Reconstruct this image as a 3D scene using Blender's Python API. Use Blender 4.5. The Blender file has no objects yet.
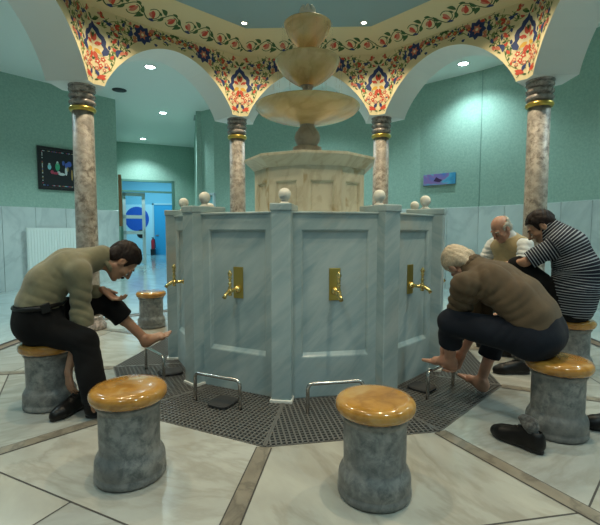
import bpy, bmesh, math, random
import numpy as np
from mathutils import Vector, Matrix
random.seed(7)
PI = math.pi
scene = bpy.context.scene
col = scene.collection

# ------------------------------------------------------------------ helpers
def V(*a): return Vector(a)

class MB:
    """collects faces and links them as one mesh object"""
    def __init__(self):
        self.v = []; self.f = []; self.m = []; self.s = []
    def add(self, vs, fs, mi=0, smooth=False):
        o = len(self.v)
        self.v += [tuple(p) for p in vs]
        for f in fs:
            self.f.append([i + o for i in f]); self.m.append(mi); self.s.append(smooth)
    def box(self, c, ex, ey, ez, mi=0):
        c, ex, ey, ez = Vector(c), Vector(ex), Vector(ey), Vector(ez)
        vs = [c + ex*a + ey*b + ez*d for d in (-1, 1) for b in (-1, 1) for a in (-1, 1)]
        self.add(vs, [(0,2,3,1),(4,5,7,6),(0,1,5,4),(2,6,7,3),(0,4,6,2),(1,3,7,5)], mi)
    def abox(self, x0, x1, y0, y1, z0, z1, mi=0):
        self.box(((x0+x1)/2,(y0+y1)/2,(z0+z1)/2), ((x1-x0)/2,0,0), (0,(y1-y0)/2,0), (0,0,(z1-z0)/2), mi)
    def poly(self, pts, mi=0):
        self.add(pts, [list(range(len(pts)))], mi)
    def lathe(self, prof, c=(0,0,0), n=40, mi=0, smooth=True, axis=None, caps=True):
        c = Vector(c)
        if axis is None: ax, ux, uy = V(0,0,1), V(1,0,0), V(0,1,0)
        else:
            ax = Vector(axis).normalized(); ux = ax.orthogonal().normalized(); uy = ax.cross(ux)
        vs = []; fs = []
        for r, z in prof:
            for k in range(n):
                t = 2*PI*k/n
                vs.append(c + ax*z + ux*(r*math.cos(t)) + uy*(r*math.sin(t)))
        for i in range(len(prof)-1):
            for k in range(n):
                k2 = (k+1) % n
                fs.append((i*n+k, i*n+k2, (i+1)*n+k2, (i+1)*n+k))
        self.add(vs, fs, mi, smooth)
        if caps:
            if prof[0][0] > 1e-4: self.add(vs[:n], [list(range(n))[::-1]], mi)
            if prof[-1][0] > 1e-4: self.add(vs[-n:], [list(range(n))], mi)
    def tube(self, pts, r, n=10, mi=0, closed=False, taper=None):
        pts = [Vector(p) for p in pts]; N = len(pts); vs = []; fs = []
        prev = None
        for i, p in enumerate(pts):
            a = pts[i-1] if (i > 0 or closed) else pts[i]
            b = pts[(i+1) % N] if (i < N-1 or closed) else pts[i]
            t = (b - a).normalized()
            if prev is None: ux = t.orthogonal().normalized()
            else: ux = (prev - t*prev.dot(t)).normalized()
            prev = ux; uy = t.cross(ux)
            rr = r if taper is None else taper[i]
            for k in range(n):
                q = 2*PI*k/n
                vs.append(p + ux*(rr*math.cos(q)) + uy*(rr*math.sin(q)))
        for i in range(N if closed else N-1):
            j = (i+1) % N
            for k in range(n):
                k2 = (k+1) % n
                fs.append((i*n+k, i*n+k2, j*n+k2, j*n+k))
        self.add(vs, fs, mi, True)
        if not closed:
            self.add(vs[:n], [list(range(n))[::-1]], mi); self.add(vs[-n:], [list(range(n))], mi)
    def sphere(self, c, r, mi=0, sc=(1,1,1), n=20, m=12):
        c = Vector(c); vs = []; fs = []
        for i in range(m+1):
            a = PI*i/m
            for k in range(n):
                t = 2*PI*k/n
                vs.append(c + V(r*sc[0]*math.sin(a)*math.cos(t), r*sc[1]*math.sin(a)*math.sin(t), r*sc[2]*math.cos(a)))
        for i in range(m):
            for k in range(n):
                k2 = (k+1) % n
                fs.append((i*n+k, (i+1)*n+k, (i+1)*n+k2, i*n+k2))
        self.add(vs, fs, mi, True)
    def build(self, name, mats, parent=None, bevel=0, seg=2, fix=True):
        me = bpy.data.meshes.new(name)
        me.from_pydata(self.v, [], self.f)
        if not isinstance(mats, (list, tuple)): mats = [mats]
        for m in mats: me.materials.append(m)
        me.polygons.foreach_set('material_index', self.m)
        me.polygons.foreach_set('use_smooth', self.s)
        me.update()
        if fix:
            bm = bmesh.new(); bm.from_mesh(me)
            bmesh.ops.remove_doubles(bm, verts=bm.verts, dist=1e-5)
            bmesh.ops.recalc_face_normals(bm, faces=bm.faces)
            bm.to_mesh(me); bm.free()
        o = bpy.data.objects.new(name, me); col.objects.link(o)
        if bevel:
            b = o.modifiers.new('edge', 'BEVEL'); b.width = bevel; b.segments = seg; b.limit_method = 'ANGLE'; b.angle_limit = math.radians(40)
            b.harden_normals = False
        if parent is not None: o.parent = parent
        return o

def tag(o, label=None, cat=None, group=None, kind=None):
    if label: o['label'] = label
    if cat: o['category'] = cat
    if group: o['group'] = group
    if kind: o['kind'] = kind
    return o

def empty(name, loc=(0,0,0), rz=0.0):
    o = bpy.data.objects.new(name, None); col.objects.link(o)
    o.location = loc; o.rotation_euler = (0,0,rz); o.empty_display_size = .1
    return o

def copy_tree(o, parent=None):
    c = o.copy(); col.objects.link(c)
    if parent is not None: c.parent = parent
    for ch in list(o.children): copy_tree(ch, c)
    return c

# ------------------------------------------------------------------ materials
def nt(name):
    m = bpy.data.materials.new(name); m.use_nodes = True
    return m, m.node_tree.nodes, m.node_tree.links, m.node_tree.nodes['Principled BSDF']

def plain(name, c, rough=.5, metal=0.0, spec=.5, **kw):
    m, N, L, B = nt(name)
    B.inputs['Base Color'].default_value = (*c, 1); B.inputs['Roughness'].default_value = rough
    B.inputs['Metallic'].default_value = metal; B.inputs['Specular IOR Level'].default_value = spec
    for k, v in kw.items(): B.inputs[k.replace('_', ' ')].default_value = v
    return m

def ramp(N, pts, interp='LINEAR'):
    r = N.new('ShaderNodeValToRGB'); e = r.color_ramp; e.interpolation = interp
    while len(e.elements) < len(pts): e.elements.new(.5)
    for el, (p, c) in zip(e.elements, pts): el.position = p; el.color = (*c, 1)
    return r

def coords(N, L, scale=(1,1,1), rot=(0,0,0), loc=(0,0,0)):
    t = N.new('ShaderNodeTexCoord'); mp = N.new('ShaderNodeMapping'); mp.vector_type = 'TEXTURE'
    mp.inputs['Scale'].default_value = tuple(1/q for q in scale); mp.inputs['Rotation'].default_value = rot; mp.inputs['Location'].default_value = loc
    oi = N.new('ShaderNodeObjectInfo'); ml = N.new('ShaderNodeMath'); ml.operation = 'MULTIPLY'; ml.inputs[1].default_value = 37.0
    ad = N.new('ShaderNodeVectorMath'); ad.operation = 'ADD'
    L.new(oi.outputs['Random'], ml.inputs[0]); L.new(t.outputs['Object'], mp.inputs['Vector']); L.new(mp.outputs[0], ad.inputs[0]); L.new(ml.outputs[0], ad.inputs[1]); return ad

def noise(N, L, vec, scale, detail=4, rough=.55, dist=0.0):
    n = N.new('ShaderNodeTexNoise'); n.inputs['Scale'].default_value = scale; n.inputs['Detail'].default_value = detail
    n.inputs['Roughness'].default_value = rough; n.inputs['Distortion'].default_value = dist
    L.new(vec.outputs[0], n.inputs['Vector']); return n

def mixc(N, L, fac, a, b, mode='MIX'):
    x = N.new('ShaderNodeMix'); x.data_type = 'RGBA'; x.blend_type = mode
    for s, v in ((0, fac), (6, a), (7, b)):
        if hasattr(v, 'is_linked') or hasattr(v, 'links'): L.new(v, x.inputs[s])
        elif s == 0: x.inputs[0].default_value = v
        else: x.inputs[s].default_value = (*v, 1)
    return x.outputs[2]

def bump(N, L, B, h, strength=.2, dist=.01):
    b = N.new('ShaderNodeBump'); b.inputs['Strength'].default_value = strength; b.inputs['Distance'].default_value = dist
    L.new(h, b.inputs['Height']); L.new(b.outputs[0], B.inputs['Normal'])

def marble(name, light, mid, vein, scale=1.0, rot=(0,0,.6), rough=.25, stretch=3.0, vein_amt=.7, vein2=None, spec=.5, coat=0.0, patches=None, dist=.5):
    m, N, L, B = nt(name)
    mp = coords(N, L, (scale*stretch, scale, scale*.8), rot)
    n1 = noise(N, L, mp, 1.6, 6, .6, .25)
    r1 = ramp(N, [(.3, mid), (.62, light)]); L.new(n1.outputs[0], r1.inputs[0])
    n2 = noise(N, L, mp, 1.5, 6, .55, dist)
    r2 = ramp(N, [(.44, (0,0,0)), (.5, (1,1,1)), (.56, (0,0,0))]); L.new(n2.outputs[0], r2.inputs[0])
    ml = N.new('ShaderNodeMath'); ml.operation = 'MULTIPLY'; ml.inputs[1].default_value = vein_amt
    L.new(r2.outputs[0], ml.inputs[0])
    c = mixc(N, L, ml.outputs[0], r1.outputs[0], vein)
    if patches:
        mp2 = coords(N, L, (scale, scale, scale))
        n4 = noise(N, L, mp2, patches[1], 3, .5, .3)
        r4 = ramp(N, [(patches[2], (0,0,0)), (patches[2]+.12, (1,1,1))]); L.new(n4.outputs[0], r4.inputs[0])
        c = mixc(N, L, r4.outputs[0], c, patches[0])
    L.new(c, B.inputs['Base Color'])
    B.inputs['Roughness'].default_value = rough; B.inputs['Specular IOR Level'].default_value = spec
    B.inputs['Coat Weight'].default_value = coat; B.inputs['Coat Roughness'].default_value = .08
    return m

def speckle(name, cols, scale=30, rough=.35, scale2=6):
    m, N, L, B = nt(name)
    mp = coords(N, L)
    n1 = noise(N, L, mp, scale, 5, .7, .3)
    r1 = ramp(N, [(.36, cols[0]), (.47, cols[1]), (.6, cols[2])]); L.new(n1.outputs[0], r1.inputs[0])
    n2 = noise(N, L, mp, scale2, 4, .6, .8)
    r2 = ramp(N, [(.42, (0,0,0)), (.6, (1,1,1))]); L.new(n2.outputs[0], r2.inputs[0])
    ml = N.new('ShaderNodeMath'); ml.operation = 'MULTIPLY'; ml.inputs[1].default_value = .6; L.new(r2.outputs[0], ml.inputs[0])
    c = mixc(N, L, ml.outputs[0], r1.outputs[0], cols[3])
    L.new(c, B.inputs['Base Color']); B.inputs['Roughness'].default_value = rough
    return m

def fabric(name, c, c2=None, scale=7, rough=.85, sheen=.2, weave=260):
    m, N, L, B = nt(name)
    mp = coords(N, L)
    n1 = noise(N, L, mp, scale, 4, .6)
    c2 = c2 or tuple(x*.7 for x in c)
    r1 = ramp(N, [(.3, c2), (.7, c)]); L.new(n1.outputs[0], r1.inputs[0])
    L.new(r1.outputs[0], B.inputs['Base Color']); B.inputs['Roughness'].default_value = rough
    B.inputs['Sheen Weight'].default_value = sheen; B.inputs['Specular IOR Level'].default_value = .2
    n2 = noise(N, L, mp, weave, 2, .5)
    bump(N, L, B, n2.outputs[0], .15, .002)
    return m

def wallpaper(name, c, c2):
    m, N, L, B = nt(name)
    mp = coords(N, L, (1,1,1))
    n1 = noise(N, L, mp, 26, 5, .75)
    r1 = ramp(N, [(.35, c2), (.65, c)]); L.new(n1.outputs[0], r1.inputs[0])
    L.new(r1.outputs[0], B.inputs['Base Color']); B.inputs['Roughness'].default_value = .75; B.inputs['Specular IOR Level'].default_value = .25
    n2 = noise(N, L, mp, 60, 4, .7)
    bump(N, L, B, n2.outputs[0], .35, .01)
    return m

def emit(name, c, s):
    m, N, L, B = nt(name)
    B.inputs['Base Color'].default_value = (0,0,0,1); B.inputs['Emission Color'].default_value = (*c, 1); B.inputs['Emission Strength'].default_value = s
    return m

M = {}
M['fountain'] = marble('grey_white_marble', (.40,.50,.51), (.235,.345,.375), (.52,.58,.56), .9, (.35,.75,.5), .3, 4.5, .35, patches=((.44,.45,.40), 2.2, .60))
M['fountain_plinth'] = plain('pale_marble_block', (.84,.83,.76), .4)
M['onyx'] = marble('honey_onyx', (.74,.60,.32), (.60,.45,.20), (.40,.26,.09), 1.5, (.2,.9,.3), .22, 1.5, .3, coat=.3)
M['onyx'].node_tree.nodes['Principled BSDF'].inputs['Subsurface Weight'].default_value = .35; M['onyx'].node_tree.nodes['Principled BSDF'].inputs['Subsurface Radius'].default_value = (.06,.04,.015); M['onyx'].node_tree.nodes['Principled BSDF'].inputs['Subsurface Scale'].default_value = 1
M['drum'] = marble('cream_onyx', (.74,.69,.54), (.62,.57,.44), (.42,.33,.18), 1.7, (.2,.2,.9), .3, 2.5, .35, patches=((.42,.27,.09), 2.6, .60))
M['baluster'] = marble('grey_marble_turned', (.42,.40,.34), (.34,.33,.28), (.22,.2,.17), 3, (.4,.2,.2), .3, 1.5, .4)
M['seat'] = marble('amber_marble', (.50,.245,.045), (.34,.15,.024), (.20,.08,.012), 2.6, (.1,.3,.8), .16, 1.4, .45, coat=.6, patches=((.52,.32,.11), 2.2, .58))
M['stool'] = speckle('grey_stool_marble', ((.095,.105,.105),(.175,.185,.18),(.27,.27,.255),(.12,.12,.115)), 20, .4, 4)
M['column'] = speckle('pink_grey_column_marble', ((.13,.105,.085),(.34,.29,.24),(.58,.52,.45),(.30,.28,.25)), 13, .5, 4)
M['ring'] = speckle('dark_ring_marble', ((.16,.135,.125),(.31,.265,.24),(.52,.45,.40),(.22,.19,.175)), 22, .2, 7)
M['brass'] = plain('brass', (.78,.60,.24), .24, 1.0)
M['brass_dull'] = plain('dull_brass_plate', (.50,.39,.11), .42, 1.0)
M['gold'] = plain('gold_band', (.62,.44,.10), .3, .85)
M['steel'] = plain('brushed_steel', (.55,.55,.53), .25, 1.0)
M['slab_a'] = marble('floor_marble_warm', (.44,.43,.37), (.335,.325,.28), (.25,.225,.175), .8, (0,0,.5), .2, 3.0, .45, patches=((.30,.275,.215), 1.3, .60))
M['slab_b'] = marble('floor_marble_grey', (.41,.42,.385), (.315,.32,.295), (.24,.225,.185), .7, (0,0,2.0), .2, 3.2, .45, patches=((.30,.28,.225), 1.5, .62))
M['slab_c'] = marble('floor_marble_pale', (.46,.455,.405), (.36,.355,.315), (.27,.25,.20), .9, (0,0,1.2), .2, 2.6, .45, patches=((.32,.30,.24), 1.4, .61))
M['strip'] = marble('floor_strip_brown', (.27,.235,.18), (.18,.155,.12), (.10,.085,.065), 3.0, (0,0,.4), .3, 1.5, .6)
M['joint'] = plain('dark_joint', (.05,.045,.04), .7)
M['outer_floor'] = marble('outer_floor_marble', (.48,.58,.57), (.40,.47,.46), (.30,.34,.33), .5, (0,0,.3), .12, 1.6, .4)
M['step'] = marble('brown_step_stone', (.25,.17,.11), (.17,.11,.07), (.08,.06,.04), 3, (0,0,0), .35, 1.5, .5)
M['grid'] = plain('grey_plastic_grid', (.125,.12,.11), .38)
M['drain'] = plain('dark_drain_floor', (.012,.012,.012), .5)
M['rubber'] = plain('black_rubber', (.028,.028,.028), .75)
M['teal'] = wallpaper('teal_wall_fabric', (.36,.52,.435), (.275,.415,.345))
M['wainscot'] = marble('wall_marble_cladding', (.62,.68,.66), (.48,.55,.54), (.33,.40,.40), .8, (.4,.3,.3), .3, 1.6, .35)
M['white'] = plain('white_plaster', (.80,.82,.79), .8)
M['ceil'] = plain('pale_ceiling_paint', (.80,.85,.80), .85)
M['blueceil'] = plain('slate_blue_ceiling', (.27,.40,.43), .8)
M['cream'] = plain('cream_paint', (.74,.64,.39), .7)
M['red'] = plain('red_paint', (.58,.07,.035), .6)
M['pink'] = plain('rose_paint', (.60,.20,.13), .6)
M['navy'] = plain('navy_paint', (.022,.045,.16), .6)
M['green'] = plain('dark_green_paint', (.04,.11,.03), .6)
M['olive'] = plain('olive_paint', (.20,.25,.07), .6)
M['yellow'] = plain('ochre_paint', (.72,.42,.06), .6)
M['ivory'] = plain('ivory_paint', (.78,.70,.46), .6)
M['blackframe'] = plain('black_frame', (.010,.010,.012), .35)
M['radiator'] = plain('radiator_enamel', (.78,.84,.80), .4)
M['lamp_rim'] = plain('lamp_rim', (.75,.75,.72), .4)
M['lamp_cool'] = emit('cool_lamp', (.75,.96,1.0), 30)
M['lamp_warm'] = emit('warm_lamp', (1.0,.86,.62), 30)
M['grille'] = plain('dark_grille', (.03,.032,.03), .6)
M['wood'] = plain('wood_brown', (.20,.10,.035), .5)
M['bluewall'] = plain('pale_blue_wall', (.28,.55,.66), .8)
M['bluedoor'] = plain('blue_door', (.05,.36,.60), .5)
M['doorframe'] = plain('door_aluminium', (.55,.66,.68), .4)
M['redmetal'] = plain('extinguisher_red', (.55,.02,.03), .35)
M['black'] = plain('black_plastic', (.012,.012,.012), .4)
M['paint_blue'] = plain('blue_mural_paint', (.02,.10,.45), .6)
M['glass'] = plain('clear_glass', (.9,1,1), .02, Transmission_Weight=1.0, IOR=1.02, Alpha=.25)
M['water'] = plain('water', (1,1,1), .02, Transmission_Weight=1.0, IOR=1.33)

# ------------------------------------------------------------------ layout constants (metres; the fountain axis is the origin)
A0 = .128                      # turn of the ten-sided fountain
K = PI/5
CAMY = -4.01
def az(t, r, z=0.0): return V(r*math.sin(t), -r*math.cos(t), z)
def nrm(t): return V(math.sin(t), -math.cos(t), 0)
def tan_(t): return V(math.cos(t), math.sin(t), 0)
ZW = 1.70                       # height of the marble cladding on the walls
ZC = 4.30                       # ceiling height
OCT = [PI - PI/8 + k*PI/4 - .028 for k in range(8)]      # octagon corners, as azimuths
def octp(k, r, z): return az(OCT[k % 8], r, z)

# ------------------------------------------------------------------ floor
f = MB()
C10 = math.cos(PI/10)
def deca(i, r): return az(i*K - A0, r)
RG, RJ, RO = 1.72, 2.555, 3.12
for i in range(10):
    mid = (i+.5)*K - A0
    mi = (0, 1, 2, 0, 2, 1, 0, 2, 1, 2)[i]
    a, b = deca(i, RG), deca(i+1, RG); c, d = deca(i, RJ), deca(i+1, RJ)
    f.poly([a, c, d, b], mi)
    # two outer slabs split on the middle of the side
    e0 = (c+d)/2
    o0 = deca(i, 3.6); o1 = deca(i+1, 3.6); om = (o0+o1)/2
    f.poly([c, o0, om, e0], (mi+1) % 3); f.poly([e0, om, o1, d], (mi+2) % 3)
    f.poly([V(0,0,-.06), deca(i, RG)+V(0,0,-.06), deca(i+1, RG)+V(0,0,-.06)], 5)
    f.poly([deca(i, RG), deca(i+1, RG), deca(i+1, RG)+V(0,0,-.06), deca(i, RG)+V(0,0,-.06)], 5)
    z = .0015
    def line(p, q, w, m, z=z):
        d_ = (q-p).normalized(); s = V(-d_.y, d_.x, 0)*w/2
        f.poly([p-s+V(0,0,z), q-s+V(0,0,z), q+s+V(0,0,z), p+s+V(0,0,z)], m)
    t = i*K - A0
    line(az(t, RG), az(t, 3.5), .092, 4); line(az(t, RG), az(t, 3.5), .078, 3, .003)
    line(c, d, .009, 4, .001); line(e0, om, .008, 4, .001)
f.add([(p.x, p.y, -.002) for p in [deca(i, 3.55) for i in range(10)]], [list(range(10))], 6) if False else None
floor = f.build('floor', [M['slab_a'], M['slab_b'], M['slab_c'], M['strip'], M['joint'], M['drain'], M['outer_floor']], fix=False)
tag(floor, kind='structure')

# the outer hall floor around the octagon, with the brown edging between
g = MB()
AP = 3.10
R1 = AP/math.cos(PI/8); R2 = (AP+.13)/math.cos(PI/8); R3 = 30
for k in range(8):
    p0, p1 = octp(k, R1, .004), octp(k+1, R1, .004); q0, q1 = octp(k, R2, .004), octp(k+1, R2, .004)
    g.poly([p0, p1, q1, q0], 0)
    g.poly([q0, q1, octp(k+1, R3, .005), octp(k, R3, .005)], 1)
    s0, s1 = octp(k, R1-.02, .0045), octp(k+1, R1-.02, .0045)
    g.poly([s0, s1, octp(k+1, R1+.012, .0045), octp(k, R1+.012, .0045)], 2)
    s0, s1 = octp(k, R2-.035, .007), octp(k+1, R2-.035, .007)
    g.poly([s0, s1, octp(k+1, R2+.01, .007), octp(k, R2+.01, .007)], 2)
hf = g.build('floor_hall', [M['step'], M['outer_floor'], M['joint']], fix=False); tag(hf, kind='structure')

# ------------------------------------------------------------------ hall walls
def wall(name, pts, z0, z1, mat, thick=.12, closed=False):
    b = MB()
    for p, q in zip(pts[:-1], pts[1:]):
        p, q = V(*p, 0), V(*q, 0); d = (q-p).normalized(); n = V(-d.y, d.x, 0)
        if n.dot((p+q)/2) < 0: n = -n          # outwards
        c = (p+q)/2 + n*thick/2
        b.box(c+V(0,0,(z0+z1)/2), d*((q-p).length/2+.004), n*thick/2, V(0,0,(z1-z0)/2))
    o = b.build(name, mat); tag(o, kind='structure'); return o
LW = [(-8.6,1.14), (-4.45,6.24)]
COR = [(-4.45,6.24), (-6.52,10.90)]
RCOR = [(-3.96,12.05), (-2.67,7.24)]
BACK = [(-2.67,7.24), (-2.28,6.98), (-1.2,6.62), (0,6.28), (1.3,5.86), (2.49,5.29), (3.44,4.45), (4.09,3.64), (4.48,2.68), (5.3,.2), (6.0,-2.4)]
wall('wall_left', LW, ZW, ZC, M['teal']); 
wall('wall_corridor_left', COR, 0, ZC, M['teal'])
wall('wall_corridor_right', RCOR, 0, ZC, M['teal'])
wall('wall_back', BACK, ZW, ZC, M['teal'])
def clad(name, pts, step=.62):
    b = MB()
    for p, q in zip(pts[:-1], pts[1:]):
        p, q = V(*p, 0), V(*q, 0); d = (q-p).normalized(); n = V(-d.y, d.x, 0)
        if n.dot((p+q)/2) < 0: n = -n
        L_ = (q-p).length; k = max(1, round(L_/step)); w = L_/k
        for j in range(k):
            c = p + d*(w*(j+.5)) + n*.05
            b.box(c+V(0,0,ZW/2), d*(w/2-.003), n*.062, V(0,0,ZW/2))
    o = b.build(name, M['wainscot'], bevel=.004, seg=1); tag(o, kind='structure')
clad('wall_left_cladding', LW); clad('wall_back_cladding', BACK)
# seams between the wall fabric lengths
b = MB()
for (x, y) in ((3.44,4.45), (4.09,3.64)):
    n = V(x, y, 0).normalized(); b.box(V(x,y,(ZW+ZC)/2)-n*.004, n.cross(V(0,0,1))*.006, n*.006, V(0,0,(ZC-ZW)/2))
tag(b.build('trim_seams', plain('seam', (.20,.33,.28), .8)), kind='structure')

# corridor end wall with its glazed doorway
def along(p, q, s): return V(p[0]+(q[0]-p[0])*s, p[1]+(q[1]-p[1])*s, 0)
E0, E1 = (-6.52,10.91), (-3.96,12.05)
ew = V(E1[0]-E0[0], E1[1]-E0[1], 0); EL = ew.length; ed = ew.normalized(); en = V(-ed.y, ed.x, 0)
def ep(s, w, z): return V(*E0, 0) + ed*s + en*w + V(0,0,z)
DS0, DS1, DH = .12, 1.93, 3.03
b = MB()
b.box(ep((DS1+EL)/2, .06, ZC/2), ed*((EL-DS1)/2), en*.06, V(0,0,ZC/2))
b.box(ep((DS0+DS1)/2, .06, (DH+ZC)/2), ed*((DS1-DS0)/2), en*.06, V(0,0,(ZC-DH)/2))
b.box(ep(DS0/2, .06, ZC/2), ed*(DS0/2), en*.06, V(0,0,ZC/2))
tag(b.build('wall_corridor_end', M['teal']), kind='structure')
# door frame with transom and an open glazed leaf
d1 = empty('door_1', ep(0,0,0)); tag(d1, kind='structure')
def rel(b_, nm, mat, par, **k):
    o = b_.build(nm, mat, par, **k); o.matrix_parent_inverse = Matrix.Translation(-par.location) if par.rotation_euler.z == 0 else (Matrix.Translation(par.location) @ Matrix.Rotation(par.rotation_euler.z, 4, 'Z')).inverted()
    return o
b = MB()
for s in (DS0+.03, DS1-.03): b.box(ep(s, .05, DH/2), ed*.035, en*.07, V(0,0,DH/2))
b.box(ep((DS0+DS1)/2, .05, DH-.03), ed*((DS1-DS0)/2), en*.07, V(0,0,.035))
b.box(ep((DS0+DS1)/2, .05, 2.62), ed*((DS1-DS0)/2), en*.05, V(0,0,.03))
rel(b, 'door_frame', plain('door_frame_teal', (.10,.22,.18), .5), d1)
b = MB()
lx0, lx1 = .18, .93
for s in (lx0+.05, lx1-.05): b.box(ep(s, .16, 1.29), ed*.055, en*.025, V(0,0,1.28))
for z in (.12, 1.16, 1.72, 2.52): b.box(ep((lx0+lx1)/2, .16, z), ed*((lx1-lx0)/2), en*.025, V(0,0,.06))
rel(b, 'door_leaf', M['doorframe'], d1)
b = MB()
b.box(ep((lx0+lx1)/2, .16, 1.3), ed*((lx1-lx0)/2-.05), en*.004, V(0,0,1.2))
rel(b, 'glass_pane', M['glass'], d1)
b = MB(); b.tube([ep(lx1-.05,.09,1.0), ep(lx1-.05,.06,1.0), ep(lx1-.05,.06,1.3), ep(lx1-.05,.09,1.3)], .012, 8)
rel(b, 'door_handle', M['steel'], d1)
# room beyond
BY = 17.9
b = MB(); b.abox(-14, -3.0, BY, BY+.1, 0, ZC); tag(b.build('wall_far_room', M['bluewall']), kind='structure')
b = MB(); b.abox(-3.2, -3.1, 12.6, BY, 0, ZC); tag(b.build('wall_far_room_right', M['bluewall']), kind='structure')
b = MB(); b.abox(-14.0, -13.9, 9, BY, 0, ZC); tag(b.build('wall_far_room_left', M['bluewall']), kind='structure')
d2 = empty('door_2', (-6.9, BY, 0)); tag(d2, kind='structure')
b = MB(); b.abox(-.76,.76,-.05,0,0,2.55); b.build('door_leaf', M['bluedoor'], d2, bevel=.01)
b = MB()
b.abox(-.84,-.76,-.08,0,0,2.63); b.abox(.76,.84,-.08,0,0,2.63); b.abox(-.84,.84,-.08,0,2.55,2.63); b.build('door_frame', M['doorframe'], d2)
b = MB(); b.abox(-.68,-.54,-.09,-.05,.98,1.02); b.build('door_handle', M['steel'], d2)
# blue round mural and its dark figure seen through the glazed leaf
pm = empty('mural_panel', (-8.55, BY-.035, 0)); tag(pm, 'white mural panel with a large deep blue disc, seen through the glazed door', 'mural')
b = MB(); b.abox(-.8,.8,0,.03,.006,2.57); b.build('board', plain('mural_white', (.6,.75,.8), .6), pm)
b = MB(); b.lathe([(.62,0),(.62,.012)], (0,-.012,1.84), 36, axis=(0,1,0)); b.build('disc', M['paint_blue'], pm)
b = MB(); b.lathe([(.22,0),(.22,.012)], (.2,-.02,1.07), 20, axis=(0,1,0)); b.build('dark_disc', M['black'], pm)
fe = empty('fire_extinguisher', (-7.62, BY-.42, 0)); tag(fe, 'small red fire extinguisher standing before the blue door', 'fire extinguisher')
b = MB(); b.lathe([(.0,.30),(.085,.30),(.09,.32),(.09,.72),(.07,.79),(.03,.83),(.03,.86),(0,.86)], n=20, caps=False); b.build('cylinder', M['redmetal'], fe)
b = MB(); b.abox(-.03,.03,-.1,.05,.86,.90); b.tube([(0,-.03,.87),(.11,-.05,.80),(.13,-.03,.55),(.12,0,.36)], .015, 8); b.build('hose_and_valve', M['black'], fe)
b = MB(); b.abox(-.1,.1,-.1,.1,0.006,.30); b.build('stand', M['black'], fe)

# ------------------------------------------------------------------ ceiling, open over the octagon
b = MB()
RIN = 3.02
for k in range(8):
    b.poly([octp(k, RIN, ZC), octp(k+1, RIN, ZC), octp(k+1, 30, ZC), octp(k, 30, ZC)], 0)
    b.poly([octp(k, RIN, ZC+.05), octp(k+1, RIN, ZC+.05), octp(k+1, 30, ZC+.05), octp(k, 30, ZC+.05)], 0)
tag(b.build('ceiling', M['ceil'], fix=False), kind='structure')
RCB, ZCB = 2.25, 4.01
b = MB(); b.add([octp(k, RCB+.02, ZCB) for k in range(8)]+[octp(k, RCB+.02, ZCB+.05) for k in range(8)], [list(range(8)), list(range(8,16))] + [(k,(k+1)%8,8+(k+1)%8,8+k) for k in range(8)], 0)
tag(b.build('ceiling_octagon', M['blueceil']), kind='structure')

# ------------------------------------------------------------------ the arcade: eight arches on an octagon, painted on the inside
RI, TH, HW, ZS, ZT, RISE = 2.70, .50, .125, 2.93, 3.80, .66
AI = RI*math.cos(PI/8); SIDE = 2*RI*math.sin(PI/8)
def facep(k, s, w, z):
    """s along the side from its first corner, w outwards, z up; side k runs from corner k to corner k+1"""
    p0, p1 = octp(k, RI, 0), octp(k+1, RI, 0); d = (p1-p0).normalized(); n = ((p0+p1)/2).normalized()
    return p0 + d*s + n*w + V(0,0,z)
def archz(s):
    x = (s - SIDE/2)/(SIDE/2 - HW)
    if abs(x) >= 1: return ZS
    return ZS + RISE*(1-x*x)**.80
NA = 36
ss = [HW + (SIDE-2*HW)*(1-math.cos(PI*j/NA))/2 for j in range(NA+1)]
TO = TH*math.tan(PI/8)
b = MB()
for k in range(8):
    prev = None
    sx = [0.0] + ss + [SIDE]
    for i in range(len(sx)-1):
        s0, s1 = sx[i], sx[i+1]; z0, z1 = archz(s0), archz(s1)
        b.add([facep(k,s0,0,z0), facep(k,s1,0,z1), facep(k,s1,0,ZT), facep(k,s0,0,ZT)], [(0,1,2,3)], 0)
        o0 = -TO if i == 0 else s0; o1 = SIDE+TO if i == len(sx)-2 else s1
        b.add([facep(k,o0,TH,z0), facep(k,o1,TH,z1), facep(k,o1,TH,ZC), facep(k,o0,TH,ZC)], [(0,1,2,3)], 1)
        if i == 0 or i == len(sx)-2:
            b.add([facep(k,s0,0,ZS), facep(k,s1,0,ZS), facep(k,o1,TH,ZS), facep(k,o0,TH,ZS)], [(0,1,2,3)], 1)
        else:
            b.add([facep(k,s0,0,z0), facep(k,s1,0,z1), facep(k,s1,TH,z1), facep(k,s0,TH,z0)], [(0,1,2,3)], 1, True)
    # small ledge and the leaning cove up to the blue ceiling
    R0 = RI-.05
    q = [octp(k, RI, ZT), octp(k+1, RI, ZT), octp(k+1, R0, ZT+.012), octp(k, R0, ZT+.012)]
    b.add(q, [(0,1,2,3)], 0)
    b.add([octp(k,R0,ZT+.012), octp(k+1,R0,ZT+.012), octp(k+1,RCB,ZCB), octp(k,RCB,ZCB)], [(0,1,2,3)], 0)
    b.add([octp(k,RCB,ZCB+.05), octp(k+1,RCB,ZCB+.05), octp(k+1,RI+TH+.0,ZC+.05), octp(k,RI+TH+.0,ZC+.05)], [(0,1,2,3)], 1)
arc = b.build('wall_arcade', [M['cream'], M['white']], fix=False); tag(arc, kind='structure')
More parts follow.
